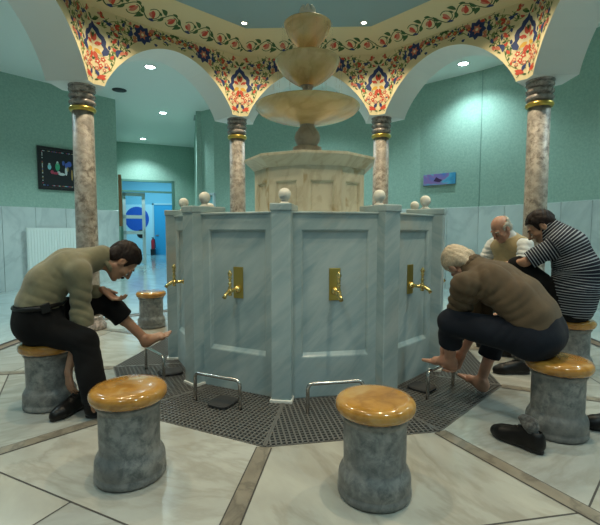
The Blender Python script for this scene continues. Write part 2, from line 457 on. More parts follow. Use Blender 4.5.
# even out the arch soffits' shading only
# ---- painted ornament
class Orn:
    """flat painted shapes on a surface given by a map (s, z, lift) -> point"""
    def __init__(self): self.mb = MB(); self.map = None; self.ok = None
    def poly(self, pts, mi, lift):
        if self.ok and not all(self.ok(*p) for p in pts): return
        P = [self.map(s, z, lift) for s, z in pts]
        c = self.map(sum(p[0] for p in pts)/len(pts), sum(p[1] for p in pts)/len(pts), lift)
        self.mb.add([c]+P, [(0, i+1, (i+1) % len(P)+1) for i in range(len(P))], mi)
    def leaf(self, x, y, a, L, w, mi, lift=.002, bend=0.0):
        top = []; bot = []
        for j in range(7):
            t = j/6; hw = w*math.sin(PI*min(1,t**.8))*.5
            px = L*t; py = bend*L*math.sin(PI*t)
            top.append((px, py+hw)); bot.append((px, py-hw))
        pts = top + bot[::-1][1:-1]
        ca, sa = math.cos(a), math.sin(a)
        pts = [(x+ca*u-sa*v, y+sa*u+ca*v) for u, v in pts]
        self.poly(pts, mi, lift)
    def disc(self, x, y, r, mi, lift, n=12, ry=None):
        ry = ry or r
        self.poly([(x+r*math.cos(2*PI*j/n), y+ry*math.sin(2*PI*j/n)) for j in range(n)], mi, lift)
    def flower(self, x, y, r, n, mi, ci, lift=.003, a0=0.0, pw=.75):
        for j in range(n):
            self.leaf(x, y, a0+2*PI*j/n, r, r*pw, mi, lift)
        self.disc(x, y, r*.3, ci, lift+.001)
    def strip(self, pts, w, mi, lift=.0015):
        n = len(pts)
        for i in range(n-1):
            (x0,y0),(x1,y1) = pts[i], pts[i+1]
            if self.ok and not (self.ok(x0,y0) and self.ok(x1,y1)): continue
            l = math.hypot(x1-x0, y1-y0) or 1; nx, ny = -(y1-y0)/l*w/2, (x1-x0)/l*w/2
            P = [self.map(x0-nx,y0-ny,lift), self.map(x1-nx,y1-ny,lift), self.map(x1+nx,y1+ny,lift), self.map(x0+nx,y0+ny,lift)]
            self.mb.add(P, [(0,1,2,3)], mi)
    def curl(self, x, y, a, r, turns, w, mi, lift=.0015, sgn=1):
        pts = []; n = 16; px, py = x, y; h = a
        for j in range(n+1):
            pts.append((px, py)); step = r*turns*2*PI/n*(1-.55*j/n)
            h += sgn*turns*2*PI/n; px += math.cos(h)*step*.5; py += math.sin(h)*step*.5
        self.strip(pts, w, mi, lift); return pts[-1], h
RED, PNK, NVY, GRN, OLV, YEL, IVO = range(7)
orn = Orn(); rnd = random.Random(11)
def half_pattern():
    """the half spandrel from a corner (s = 0) to the arch crown (s = SIDE/2)"""
    L0 = orn
    # medallion half: navy ogee with ivory and red heart
    Z0 = 3.36
    ogee = [(0,.30),(.025,.25),(.07,.215),(.085,.17),(.13,.14),(.155,.09),(.15,.03),(.19,-.01),(.17,-.065),(.115,-.085),(.10,-.045),(.125,.0),(.095,.045),(.10,.09),(.06,.125),(.03,.175),(0,.21)]
    out_ = [(max(0,x*1.17 + (.012 if x > 0 else 0)), z*1.10+.004) for x, z in ogee[:11]]
    for i in range(10): L0.mb.add([L0.map(out_[i][0], Z0+out_[i][1], .0015), L0.map(out_[i+1][0], Z0+out_[i+1][1], .0015), L0.map(0, Z0+out_[i+1][1], .0015), L0.map(0, Z0+out_[i][1], .0015)], [(0,1,2,3)], IVO)
    for i in range(len(ogee)//2):
        a_, b_, c_, d_ = ogee[i], ogee[i+1], ogee[-2-i], ogee[-1-i]
        L0.mb.add([L0.map(p[0], Z0+p[1], .003) for p in (a_,b_,c_,d_)], [(0,1,2,3)], NVY)
    L0.poly([(0,.20+Z0),(.05,.12+Z0),(.09,.07+Z0),(.08,.02+Z0),(.11,-.02+Z0),(.085,-.075+Z0),(.03,-.11+Z0),(0,-.12+Z0)], IVO, .002)
    for (x,y,a,l,w,m_) in ((.012,.06,1.3,.10,.045,RED),(.02,.03,.35,.09,.05,RED),(.015,-.02,-.5,.10,.05,YEL),(.012,-.05,-1.2,.10,.05,RED),(.03,.02,-.1,.05,.03,IVO),(.0,.10,1.35,.07,.03,GRN)):
        L0.leaf(x, Z0+y, a, l, w, m_, .004)
    # below: red blossoms and the pair of red leaves at the foot
    for (x,z,r) in ((.05,3.205,.036),(.115,3.235,.034),(.085,3.155,.032),(.04,3.12,.03),(.15,3.18,.03),(.125,3.115,.026)):
        L0.flower(x, z, r, 5, RED if r > .031 else PNK, IVO)
    L0.leaf(.02, 3.10, -1.1, .09, .04, NVY, .003, .1); L0.leaf(.05, 3.09, 2.5, .06, .03, GRN)
    L0.leaf(.035, 3.005, .45, .12, .05, RED, .003)
    L0.leaf(.02, 3.05, .9, .05, .022, OLV); L0.leaf(.01, 2.985, .2, .05, .02, GRN)
    # above the medallion: green trefoil
    L0.leaf(.0, 3.66, PI/2, .08, .06, GRN); L0.leaf(.0, 3.66, .5, .09, .035, GRN); L0.leaf(.02,3.70,.1,.06,.025,OLV)
    L0.leaf(.09, 3.74, -.4, .06, .04, RED); L0.leaf(.06,3.76,-.3,.05,.03,NVY)
    # big navy rosette
    X, Z = .60, 3.665
    L0.flower(X, Z, .120, 8, NVY, YEL, .003, .2, .72)
    L0.flower(X, Z, .060, 6, PNK, IVO, .005, .0, .5)
    L0.leaf(X+.08, Z+.05, .55, .10, .05, PNK, .002)
    # scrolling stems
    def vine(pts, w=.009, m_=GRN):
        out = []
        for i in range(len(pts)-1):
            p0 = pts[max(i-1,0)]; p1 = pts[i]; p2 = pts[i+1]; p3 = pts[min(i+2,len(pts)-1)]
            for j in range(6):
                t = j/6
                out.append(tuple(.5*(2*p1[q]+(-p0[q]+p2[q])*t+(2*p0[q]-5*p1[q]+4*p2[q]-p3[q])*t*t+(-p0[q]+3*p1[q]-3*p2[q]+p3[q])*t**3) for q in (0,1)))
        out.append(pts[-1]); L0.strip(out, w, m_); return out
    tracks = [
        [(.02,3.64),(.12,3.62),(.22,3.70),(.34,3.73),(.45,3.70),(.44,3.62),(.36,3.62),(.35,3.67)],
        [(.22,3.40),(.30,3.47),(.36,3.56),(.30,3.63),(.24,3.58),(.28,3.53)],
        [(.10,3.06),(.18,3.12),(.24,3.22),(.27,3.32),(.36,3.42),(.45,3.50),(.52,3.56)],
        [(.24,3.22),(.20,3.30),(.22,3.36),(.28,3.36)],
        [(.36,3.42),(.40,3.52),(.47,3.58)],
        [(.62,3.60),(.70,3.62),(.80,3.70),(.90,3.74),(1.0,3.72)],
        [(.72,3.74),(.82,3.765),(.92,3.70),(1.03,3.69)],
        [(.30,3.47),(.38,3.47),(.42,3.53)],
        [(.16,3.55),(.24,3.50),(.30,3.47)],
    ]
    for tr in tracks:
        o = vine(tr, .008, GRN if rnd.random() < .6 else OLV)
        for j in range(2, len(o)-1, 4):
            a = math.atan2(o[j+1][1]-o[j][1], o[j+1][0]-o[j][0]) + rnd.choice((-.8,.8))
            ex, ez = o[j][0]+.055*math.cos(a), o[j][1]+.055*math.sin(a)
            if 0 < ex < SIDE/2+.02 and archz(o[j][0])+.03 < ez < ZT-.02 and archz(max(ex,.0))+.025 < ez:
                L0.leaf(o[j][0], o[j][1], a, rnd.uniform(.04,.065), rnd.uniform(.018,.028), rnd.choice((GRN,GRN,OLV,NVY,RED)), .0025, rnd.uniform(-.15,.15))
    # acanthus sweeps
    L0.leaf(.36, 3.655, 2.2, .11, .045, OLV, .0028, .25); L0.leaf(.42, 3.60, 1.2, .10, .05, NVY, .003, -.2)
    L0.leaf(.28, 3.30, 1.0, .12, .05, NVY, .003, .25); L0.leaf(.31, 3.34, .3, .09, .04, PNK, .0028, .2); L0.leaf(.25,3.27,1.9,.08,.035,GRN,.003,.1)
    for (x,z,a,m_) in ((.22,3.46,.5,RED),(.30,3.55,2.6,RED),(.47,3.55,.3,PNK),(.26,3.66,.4,RED),(.16,3.68,-.6,NVY),(.50,3.74,.2,RED),(.40,3.44,1.2,NVY),(.76,3.71,.1,RED),(.84,3.69,2.9,NVY),(.93,3.735,-.3,RED),(.98,3.76,.3,GRN),(.20,3.26,.9,RED),(.34,3.50,-.6,PNK)):
        if archz(x) + .02 < z: L0.leaf(x, z, a, .07, .036, m_, .0032); L0.leaf(x-.012*math.cos(a), z-.012*math.sin(a), a+.7, .04, .016, GRN, .003)
    for (x,z,m_) in ((.885,3.71,RED),(.70,3.70,RED),(.23,3.62,PNK),(.50,3.60,PNK),(1.0,3.705,PNK)):
        L0.flower(x, z, .03, 5, m_, YEL, .0035)
    gx = .10
    while gx < 1.02:
        gz = ZT-.045
        while gz > 3.0:
            x = gx+rnd.uniform(-.022,.022); z = gz+rnd.uniform(-.022,.022); gz -= .092
            lim = archz(x)+.035
            if z < lim or (x < .23 and 3.24 < z < 3.66) or math.hypot(x-.6, z-3.665) < .135: continue
            a = rnd.uniform(0, 2*PI); px, pz = x, z; pts = [(px,pz)]; bend = rnd.choice((-1,1))*rnd.uniform(.25,.5)
            for j in range(5):
                a += bend; px += .020*math.cos(a); pz += .020*math.sin(a); pts.append((px,pz))
                if j in (1,3): L0.leaf(px, pz, a+rnd.choice((-.9,.9)), rnd.uniform(.035,.05), rnd.uniform(.016,.022), rnd.choice((GRN,GRN,OLV,OLV,NVY)), .0024, .1)
            L0.strip(pts, .0065, GRN if rnd.random() < .6 else OLV, .0016)
            if rnd.random() < .55: L0.leaf(px, pz, a, rnd.uniform(.045,.065), rnd.uniform(.028,.036), rnd.choice((RED,RED,PNK,NVY)), .0027)
            else: L0.leaf(x, z, rnd.uniform(0,2*PI), rnd.uniform(.05,.075), rnd.uniform(.024,.034), rnd.choice((RED,NVY,NVY,PNK)), .0026, .15)
        gx += .086
for k in (6, 7, 0, 1, 2, 3, 5) if False else (6, 7, 0, 1, 2):
    st = rnd.getstate() if False else None
    for side in (0, 1):
        rnd.seed(5)
        if side == 0: orn.map = lambda s, z, l, k=k: facep(k, s, -l*.7-.001, z)
        else: orn.map = lambda s, z, l, k=k: facep(k, SIDE-s, -l*.7-.001, z)
        orn.ok = lambda x, z: archz(max(0, min(x, SIDE/2)))+.020 < z < ZT-.006 and x > -.02
        half_pattern()
    orn.ok = None
    # the vine border on the cove
    def cove(s, v, l, k=k):
        R0 = RI-.05
        a0, a1 = octp(k,R0,ZT+.012), octp(k+1,R0,ZT+.012); b0, b1 = octp(k,RCB,ZCB), octp(k+1,RCB,ZCB)
        p = a0+(a1-a0)*s; q = b0+(b1-b0)*s
        n = (a1-a0).cross(b0-a0).normalized()
        if n.dot(-a0) < 0: n = -n
        return p+(q-p)*v+n*(l*.7+.001)
    orn.map = lambda s, z, l, k=k: cove(s/2.0, z/.42, l)
    n = 8; wave = []
    for j in range(n*12+1):
        s = 2.0*j/(n*12); wave.append((s, .135+.085*math.sin(2*PI*s/.5)))
    orn.strip(wave, .013, GRN)
    for j in range(n):
        s = .125+.25*j; up = 1 if j % 2 == 0 else -1; zc = .135
        ring = [(s+.075*math.cos(q), zc-.012*up+.070*math.sin(q)) for q in [PI*.5*up+.35*i*up for i in range(13)]]
        orn.strip(ring, .011, GRN, .002)
        orn.leaf(s+.03, zc-.055*up, 2.1*up, .125, .062, RED if j % 3 else PNK, .003, .05)
        orn.leaf(s+.055, zc-.02*up, 2.3*up, .085, .034, PNK if j % 3 else RED, .0035)
        orn.leaf(s+.095, zc+.045*up, .6*up, .12, .055, GRN, .003, .12); orn.leaf(s+.12, zc+.02*up, -1.1*up, .10, .048, GRN, .003, -.1)
        orn.leaf(s-.05, zc+.085*up, .25, .085, .034, NVY if j % 2 else GRN, .003)
        orn.leaf(s-.105, zc-.02*up, -.7*up, .075, .03, GRN, .003)
po = orn.mb.build('painted_ornament', [M[x] for x in ('red','pink','navy','green','olive','yellow','ivory')], arc, fix=False)

# ------------------------------------------------------------------ columns
RC = 2.90
def column():
    r0 = .122
    c = empty('marble_column')
    b = MB(); b.lathe([(r0+.006,.16),(r0+.004,.5),(r0,1.4),(r0-.004,2.655)], n=40); b.build('shaft', M['column'], c)
    b = MB(); b.lathe([(.19,.004),(.19,.06),(.175,.075),(.17,.10),(.15,.115),(.155,.135),(.15,.155),(.128,.17)], n=40); b.build('base', M['ring'], c)
    b = MB(); b.lathe([(.118,2.625),(.140,2.630),(.152,2.655),(.140,2.680),(.118,2.685)], n=40); b.build('brass_ring', M['gold'], c)['label'] = 'gold ring under the capital'
    pr = [(.118,2.682)]
    for i in range(3):
        z = 2.695+i*.074
        pr += [(.112,z),(.134,z+.006),(.147,z+.020),(.151,z+.035),(.147,z+.050),(.134,z+.064),(.112,z+.070)]
    pr += [(.15,2.915),(.15,ZS)]
    b = MB(); b.lathe(pr, n=40); b.build('capital', M['ring'], c)
    return c
c0 = column()
for i, (k, lab) in enumerate(((6, 'mottled marble column nearer the camera, rising behind the seated man in the olive shirt'), (7, 'mottled marble column farther back, seen left of the fountain bowls'), (0, 'mottled marble column farther back, seen right of the fountain bowls'), (1, 'mottled marble column nearer the camera, rising behind the vest and striped shirt men'))):
    # sides are numbered by their first corner
    c = c0 if i == 0 else copy_tree(c0)
    kk = {6: 2, 7: 1, 0: 0, 1: 7}[k]
    c.location = octp(kk, RC, 0); tag(c, lab, 'column', 'marble columns of the arcade')

# ------------------------------------------------------------------ the fountain
ft = empty('fountain', (.010,.215,0)); tag(ft, 'large ten-sided marble ablution fountain with brass taps and three tiered bowls', 'fountain')
RV = 1.25; AV = RV*C10; SW = 2*RV*math.sin(PI/10)
ZP = 1.335
def panel_mesh(w, zt, border, top, bot, dep, th=.07, sill=.03):
    """x across, -y outwards, z up, front plane at y = 0"""
    b = MB(); x = w/2; xi = x-border; z0, z1 = bot, zt-top
    O = [(-x,0,0),(x,0,0),(x,0,zt),(-x,0,zt)]; I = [(-xi,0,z0),(xi,0,z0),(xi,0,z1),(-xi,0,z1)]
    m_ = .012
    J = [(-xi+m_,m_,z0+m_),(xi-m_,m_,z0+m_),(xi-m_,m_,z1-m_),(-xi+m_,m_,z1-m_)]
    Q = [(-xi+m_,dep,z0+sill),(xi-m_,dep,z0+sill),(xi-m_,dep,z1-m_),(-xi+m_,dep,z1-m_)]
    Bk = [(-x,th,0),(x,th,0),(x,th,zt),(-x,th,zt)]
    vs = O+I+J+Q+Bk
    fs = []
    for a in range(4):
        c = (a+1) % 4
        fs += [(a,c,4+c,4+a),(4+a,4+c,8+c,8+a),(8+a,8+c,12+c,12+a),(a,16+a,16+c,c)]
    fs.append((12,13,14,15)); fs.append((19,18,17,16))
    b.add(vs, fs, 0); return b
pm0 = panel_mesh(SW-.02, ZP, .125, .115, .30, .026)
pm0.box((0,.03,ZP+.006), (SW/2-.01,0,0), (0,.045,0), (0,0,.008))
def tap_parts(par):
    k_ = 1
    b = MB(); b.box((0,-.004,.825), (.042,0,0), (0,.005,0), (0,0,.118)); b.build('back_plate', M['brass_dull'], par, bevel=.003)
    b = MB()
    z = .775
    b.sphere((0,-.014,z), .030, n=18, m=10)
    b.tube([(0,-.01,z),(0,-.05,z),(0,-.115,z)], .0135, 12)
    b.tube([(0,-.105,z+.004),(0,-.135,z-.004),(0,-.165,z-.022),(0,-.185,z-.042)], .013, 12, taper=[.016,.014,.013,.015])
    b.sphere((0,-.112,z), .021, n=16, m=10)
    b.lathe([(.012,-.035),(.016,-.028),(.010,-.02),(.012,-.005)], (0,-.112,z), 14)
    b.build('spout', M['brass'], par)
    b = MB()
    b.lathe([(.010,.01),(.018,.02),(.011,.03),(.010,.045),(.017,.052),(.010,.06),(.0085,.085),(.016,.092),(.010,.10),(.014,.115),(.017,.128),(.010,.142),(.005,.150),(.0,.153)], (0,-.112,z), 14)
    b.sphere((.0,-.112,z+.122), .012, sc=(1.7,.6,1)); b.build('handle', M['brass'], par)
p_first = t_first = None
for i in range(10):
    mid = (i+.5)*K - A0
    if p_first is None:
        p_first = pm0.build('panel', M['fountain'], ft, bevel=.004, seg=1); o = p_first
        t_first = empty('tap'); t_first.parent = ft; tap_parts(t_first); t = t_first
    else:
        o = p_first.copy(); col.objects.link(o)
        t = copy_tree(t_first, ft)
    o.location = nrm(mid)*AV; o.rotation_euler = (0,0,mid)
    t.location = nrm(mid)*(AV-.026); t.rotation_euler = (0,0,mid)
pb = MB()
pb.box((0,.02,(ZP+.066)/2), (.071,0,0), (0,.150,0), (0,0,(ZP+.066)/2)); pb.box((0,.02,ZP+.040), (.076,0,0), (0,.158,0), (0,0,.026))
post0 = pb.build('post', M['fountain'], ft, bevel=.008)
base0 = MB(); base0.box((0,.02,.012), (.080,0,0), (0,.162,0), (0,0,.012)); bo = base0.build('plinth_block', M['fountain_plinth'], post0, bevel=.004)
fb = MB(); fb.lathe([(.0,0),(.038,0),(.040,.008),(.030,.016),(.022,.022),(.022,.028),(.030,.036),(.040,.052),(.0455,.072),(.042,.094),(.030,.110),(.014,.118),(0,.12)], (0,.03,ZP+.064), 28, caps=False)
fo = fb.build('finial_ball', M['fountain_plinth'], post0)
for i in range(10):
    t = i*K - A0
    o = post0 if i == 0 else copy_tree(post0, ft)
    o.location = nrm(t)*1.185; o.rotation_euler = (0,0,t)
# water deck inside the rim, and the central drum
b = MB(); b.add([deca(i, RV-.03)+V(0,0,1.20) for i in range(10)]+[deca(i, RV-.03)+V(0,0,1.10) for i in range(10)], [list(range(10)), list(range(19,9,-1))]+[(i,(i+1)%10,10+(i+1)%10,10+i) for i in range(10)])
b.build('basin_deck', M['fountain'], ft)
RD = .545; SWD = 2*RD*math.sin(PI/10)
dm = panel_mesh(SWD, .60, .062, .15, .06, .02, .04, .02)
d0 = None
for i in range(10):
    mid = (i+.5)*K - A0
    if d0 is None: d0 = dm.build('drum_panel', M['drum'], ft, bevel=.002, seg=1); o = d0
    else: o = d0.copy(); col.objects.link(o)
    o.location = nrm(mid)*RD*C10+V(0,0,1.20); o.rotation_euler = (0,0,mid)
b = MB()
lip = [(.55,1.775),(.565,1.79),(.63,1.85),(.645,1.862),(.645,1.882),(.63,1.887),(.45,1.885),(.10,1.87)]
vs = []; fs = []
for r, z in lip: vs += [deca(i, r)+V(0,0,z) for i in range(10)]
for j in range(len(lip)-1):
    for i in range(10): fs.append((j*10+i, j*10+(i+1)%10, (j+1)*10+(i+1)%10, (j+1)*10+i))
b.add(vs, fs); b.add([deca(i,.10)+V(0,0,1.87) for i in range(10)], [list(range(10))]); b.build('drum_rim', M['drum'], ft)
b = MB(); b.lathe([(.16,1.87),(.16,1.93),(.14,1.955),(.138,1.965),(.140,2.02),(.105,2.03),(.098,2.045),(.118,2.08),(.126,2.115),(.114,2.16),(.080,2.205),(.068,2.23),(.08,2.255)], n=40); b.build('baluster', M['baluster'], ft)
def bowl(name, R, zr, zb, stem, th=.022, power=2.0):
    pr = []
    n = 14
    for j in range(n+1):
        t = j/n; r = stem+(R-stem)*math.sin(t*PI/2)**(1.0); z = zb+(zr-zb)*(1-math.cos(t*PI/2))**(1/power*1.15)
        pr.append((r, z))
    pr += [(R+.012, zr+.006), (R+.014, zr+.018), (R+.006, zr+.026), (R-.012, zr+.022)]
    for j in range(n, 0, -1):
        t = j/n; r = (R-.02)*math.sin(t*PI/2); z = zb+th+(zr-zb-.004)*(1-math.cos(t*PI/2))**(1/power*1.15)
        pr.append((r, z))
    pr.append((0, zb+th))
    b = MB(); b.lathe(pr, n=56, caps=False); return b.build(name, M['onyx'], ft)
bowl('bowl', .492, 2.385, 2.235, .06)
b = MB(); b.lathe([(.05,2.245),(.05,2.27),(.042,2.30),(.042,2.56),(.05,2.585),(.07,2.605)], n=28); b.build('stem', M['baluster'], ft)
bowl('bowl', .298, 2.82, 2.60, .06)
b = MB(); b.lathe([(.05,2.62),(.04,2.66),(.034,2.90),(.05,2.94)], n=28); b.build('stem', M['baluster'], ft)
bowl('bowl', .213, 3.16, 2.93, .045)
b = MB()
b.lathe([(.035,2.95),(.035,3.17),(.060,3.195),(.078,3.24),(.072,3.285),(.055,3.30),(.0,3.285)], n=28, caps=False)
for j in range(8):
    t = 2*PI*j/8
    b.sphere((.054*math.cos(t), .054*math.sin(t), 3.295), .026, sc=(.9,.9,1.9), n=12, m=8)
b.build('lotus_spout', M['fountain_plinth'], ft)
# threads of falling water between the bowls
b = MB(); rw = random.Random(3)
for (R, z0, z1, n) in ((.230, 3.165, 2.85, 26), (.315, 2.82, 2.45, 12)):
    for j in range(n):
        t = 2*PI*j/n+rw.uniform(-.08,.08); z = z0
        while z > z1+.03:
            l = rw.uniform(.02,.07); q = R+.012+.02*(z0-z)
            b.tube([(q*math.cos(t), q*math.sin(t), z), (q*math.cos(t), q*math.sin(t), max(z1, z-l))], .0019, 5)
            z -= l+rw.uniform(.006,.04)
wt = b.build('falling_water', M['water'], ft, fix=False); tag(wt, kind='stuff')

for o in ft.children:
    if o.name.split('.')[0] in ('drum_panel','drum_rim','baluster','bowl','stem','lotus_spout','falling_water'): o.location.x += .055 if o.name.startswith('drum') else .024

# ------------------------------------------------------------------ stools
def stool():
    s = empty('marble_stool')
    b = MB(); b.lathe([(0,.003),(.166,.003),(.170,.010),(.170,.030),(.164,.038),(.167,.046),(.167,.085),(.164,.104),(.157,.120),(.147,.134),(.143,.148),(.144,.25),(.143,.340),(.146,.352),(.154,.362),(.156,.372),(.150,.382),(0,.382)], n=48, caps=False); b.build('pedestal', M['stool'], s)
    b = MB(); b.lathe([(0,.378),(.145,.378),(.166,.384),(.179,.396),(.184,.415),(.180,.434),(.166,.447),(.140,.4515),(0,.452)], n=56, caps=False); b.build('seat', M['seat'], s)['label'] = 'polished amber stone seat'
    return s
st0 = stool()
stools = [(-23.6, 2.15, 0, 'stone stool with glossy amber seat, empty, standing at front left before the fountain'),
          (8.9, 2.13, 1, 'stone stool with glossy amber seat, empty, standing nearest the camera right of centre'),
          (45.6, 2.14, 2, 'stone stool carrying the man in the brown jacket'),
          (-57.6, 2.095, 3, 'stone stool carrying the man in the olive shirt'),
          (-124.2, 2.33, 4, 'empty stone stool farther back, behind the raised bare foot'),
          (82.2, 2.362, 5, 'stone stool carrying the man in the striped shirt'),
          (108.6, 2.511, 6, 'stone stool carrying the old man in the tan vest')]
for a, r, i, lab in stools:
    s = st0 if i == 0 else copy_tree(st0)
    s.location = az(math.radians(a), r, .003); s.rotation_euler = (0,0,i*1.1); tag(s, lab, 'stool', 'marble stools around the fountain')

# ------------------------------------------------------------------ drain grating, one trapezoid mat to each side
def mat_mesh():
    b = MB(); w0, w1 = .3, RG*math.sin(PI/10)-.008
    y0, y1 = .99, RG*C10-.004                    # distance from the axis
    zt = .004
    pitch = .030
    n = int((y1-y0)/pitch)
    def half(y): return y*math.tan(PI/10)-.007
    for j in range(n+1):
        y = y0+(y1-y0)*j/n; h = half(y); b.box((0,-y,zt-.008), (h,0,0), (0,.0052,0), (0,0,.008))
    m = int(2*w1/pitch)
    for j in range(m+1):
        x = -w1+2*w1*j/m
        ya = max(y0, (abs(x)+.007)/math.tan(PI/10))
        if y1-ya > .02: b.box((x,-(ya+y1)/2,zt-.005), (.0052,0,0), (0,(y1-ya)/2,0), (0,0,.008))
    for sg in (-1, 1):
        p = V(sg*half(y0), -y0, zt-.006); q = V(sg*half(y1), -y1, zt-.006); d = (q-p).normalized()
        b.box((p+q)/2, d*((q-p).length/2), V(d.y,-d.x,0)*.006, V(0,0,.010))
    return b
m0 = None
mats_ = [(-3, 'grey plastic grating mat on the floor, the farthest one left of the fountain'), (-2, 'grey plastic grating mat under the raised bare foot on the left'), (-1, 'grey plastic grating mat behind the front left stool'), (0, 'grey plastic grating mat behind the stool nearest the camera'), (1, 'grey plastic grating mat under the bare feet of the brown jacket man'), (2, 'grey plastic grating mat behind the brown jacket man')]
for i, lab in mats_:
    mid = (i+.5)*K - A0
    if m0 is None: m0 = mat_mesh().build('floor_grating', M['grid'], fix=False); o = m0
    else: o = m0.copy(); col.objects.link(o)
    o.rotation_euler = (0,0,mid); tag(o, lab, 'floor grating', 'grating mats around the fountain')

# ------------------------------------------------------------------ steel foot rails and black foot pads
def rail_mesh():
    b = MB(); h, w, r = .205, .19, .035
    pts = [(-w,0,-.05),(-w,0,h-r)]
    for j in range(1,6): a = PI/2*j/5; pts.append((-w+r-r*math.cos(a),0,h-r+r*math.sin(a)))
    pts.append((w-r,0,h))
    for j in range(1,6): a = PI/2*j/5; pts.append((w-r+r*math.sin(a),0,h-r+r*math.cos(a)))
    pts.append((w,0,-.05)); b.tube(pts, .0125, 12); return b
r0 = None
for i, lab, pad in ((-2, 'bent steel foot rail under the raised bare foot of the olive shirt man', 'black rubber foot pad lying left of the fountain post'), (-1, 'bent steel foot rail standing before the front left tap', 'black rubber foot pad inside the front left rail'), (0, 'bent steel foot rail behind the stool nearest the camera', None), (1, 'bent steel foot rail under the hands of the brown jacket man', 'black rubber foot pad lying right of the front stool'), (2, 'bent steel foot rail on the far right, before the vest man', None)):
    mid = (i+.5)*K - A0
    if r0 is None: r0 = rail_mesh().build('foot_rail', M['steel']); o = r0
    else: o = r0.copy(); col.objects.link(o)
    rl_ = {-2: (-1.25,-.52,-49), -1: (-.60,-1.13,mid*180/PI), 0: (.215,-1.235,mid*180/PI), 1: (1.03,-.88,44), 2: (1.30,.10,mid*180/PI)}[i]
    o.location = (rl_[0], rl_[1], 0); o.rotation_euler = (0,0,math.radians(rl_[2])); tag(o, lab, 'foot rail', 'steel foot rails')
    if pad:
        pb_ = MB(); pts = []
        for j in range(20):
            a = 2*PI*j/20; u = abs(math.cos(a))**.5*math.copysign(1, math.cos(a))*.085; v = abs(math.sin(a))**.5*math.copysign(1, math.sin(a))*.095
            pts.append((u, v))
        pb_.add([(u,v,0) for u,v in pts]+[(u,v,.012) for u,v in pts]+[(u*.9,v*.9,.018) for u,v in pts], [list(range(19,-1,-1)), list(range(40,60))]+[(j,(j+1)%20,20+(j+1)%20,20+j) for j in range(20)]+[(20+j,20+(j+1)%20,40+(j+1)%20,40+j) for j in range(20)])
        o = pb_.build('foot_pad', M['rubber']); off = {-2: (-.12,1.22), -1: (-.03,1.25), 1: (.03,1.22)}[i]
        o.location = nrm(mid)*off[1]+tan_(mid)*off[0]+V(0,0,.012); o.rotation_euler = (0,0,mid); tag(o, pad, 'foot pad', 'black foot pads')

# ------------------------------------------------------------------ things on the walls and ceilings
def on_wall(p, q, s, off=0.0):
    """point on a wall line p-q at share s, with the turn that faces the room"""
    a = along(p, q, s); d = V(q[0]-p[0], q[1]-p[1], 0).normalized(); n = V(-d.y, d.x, 0)
    if n.dot(a) > 0: n = -n
    return a+n*off, math.atan2(n.x, -n.y)
# radiator
loc, rz = on_wall(*LW, .795, .10); rad = empty('radiator', (loc.x, loc.y, 0), rz); tag(rad, 'white ribbed panel radiator on the marble wall behind the olive shirt man', 'radiator')
b = MB(); W_, z0_, z1_ = .66, .24, 1.26
b.box((0,0,(z0_+z1_)/2), (W_,0,0), (0,.03,0), (0,0,(z1_-z0_)/2))
for j in range(24): b.box((-W_+.03+j*(2*W_-.06)/23, -.034, (z0_+z1_)/2), (.013,0,0), (0,.008,0), (0,0,(z1_-z0_)/2-.03))
b.build('body', M['radiator'], rad, bevel=.006)
b = MB(); b.box((0,0,z1_+.008), (W_+.004,0,0), (0,.036,0), (0,0,.01)); b.build('top_grille', M['radiator'], rad)
b = MB(); b.tube([(-W_+.08,0,z0_+.02),(-W_+.08,0,.15),(-W_+.08,.08,.15)], .012, 8); b.lathe([(.022,0),(.022,.06)], (-W_-.01,0,z0_+.03), 12, axis=(-1,0,0)); b.build('valve', M['steel'], rad)
# black framed picture with jewelled shapes
loc, rz = on_wall(*LW, .80, .012); pic = empty('framed_picture', (loc.x, loc.y, 2.53), rz); tag(pic, 'black framed picture with small bright jewelled shapes on the left teal wall', 'picture')
b = MB(); w, h = .40, .44
for (x, z, a, c_) in ((0,h-.02,w,.025),(0,-h+.02,w,.025),(-w+.02,0,.025,h),(w-.02,0,.025,h)): b.box((x,-.02,z), (a,0,0), (0,.02,0), (0,0,c_))
b.build('frame', M['blackframe'], pic, bevel=.004)
b = MB(); b.box((0,-.008,0), (w-.02,0,0), (0,.006,0), (0,0,h-.02)); b.build('black_ground', plain('dark_blue_black', (.008,.011,.016), .4), pic)
b = MB(); cols_ = [plain('jewel_%s' % n_, c_, .4) for n_, c_ in (('green',(.05,.42,.22)),('white',(.65,.72,.72)),('red',(.45,.05,.10)),('blue',(.06,.12,.50)),('gold',(.45,.30,.10)),('turquoise',(.25,.60,.68)))]
rp = random.Random(4)
for j in range(-12,13):
    for (x, z) in ((j*.025, h-.085), (j*.025, -h+.085)):
        if rp.random() < .75: b.box((x,-.017,z), (.010,0,0), (0,.003,0), (0,0,.007), rp.choice((1,4,2,5,3)))
for j in range(-13,14):
    for x in (-w+.085, w-.085):
        if rp.random() < .75: b.box((x,-.017,j*.026), (.008,0,0), (0,.003,0), (0,0,.010), rp.choice((1,4,2,1,3)))
def blob(x, z, rx, rz_, m_): b.lathe([(0,0),(1,0),(1,.008),(0,.008)], (0,0,0), 14, m_, False, (0,-1,0), False); n_ = 56; b.v[-n_:] = [(x+v[0]*rx, -.014+v[1], z+v[2]*rz_) for v in b.v[-n_:]]
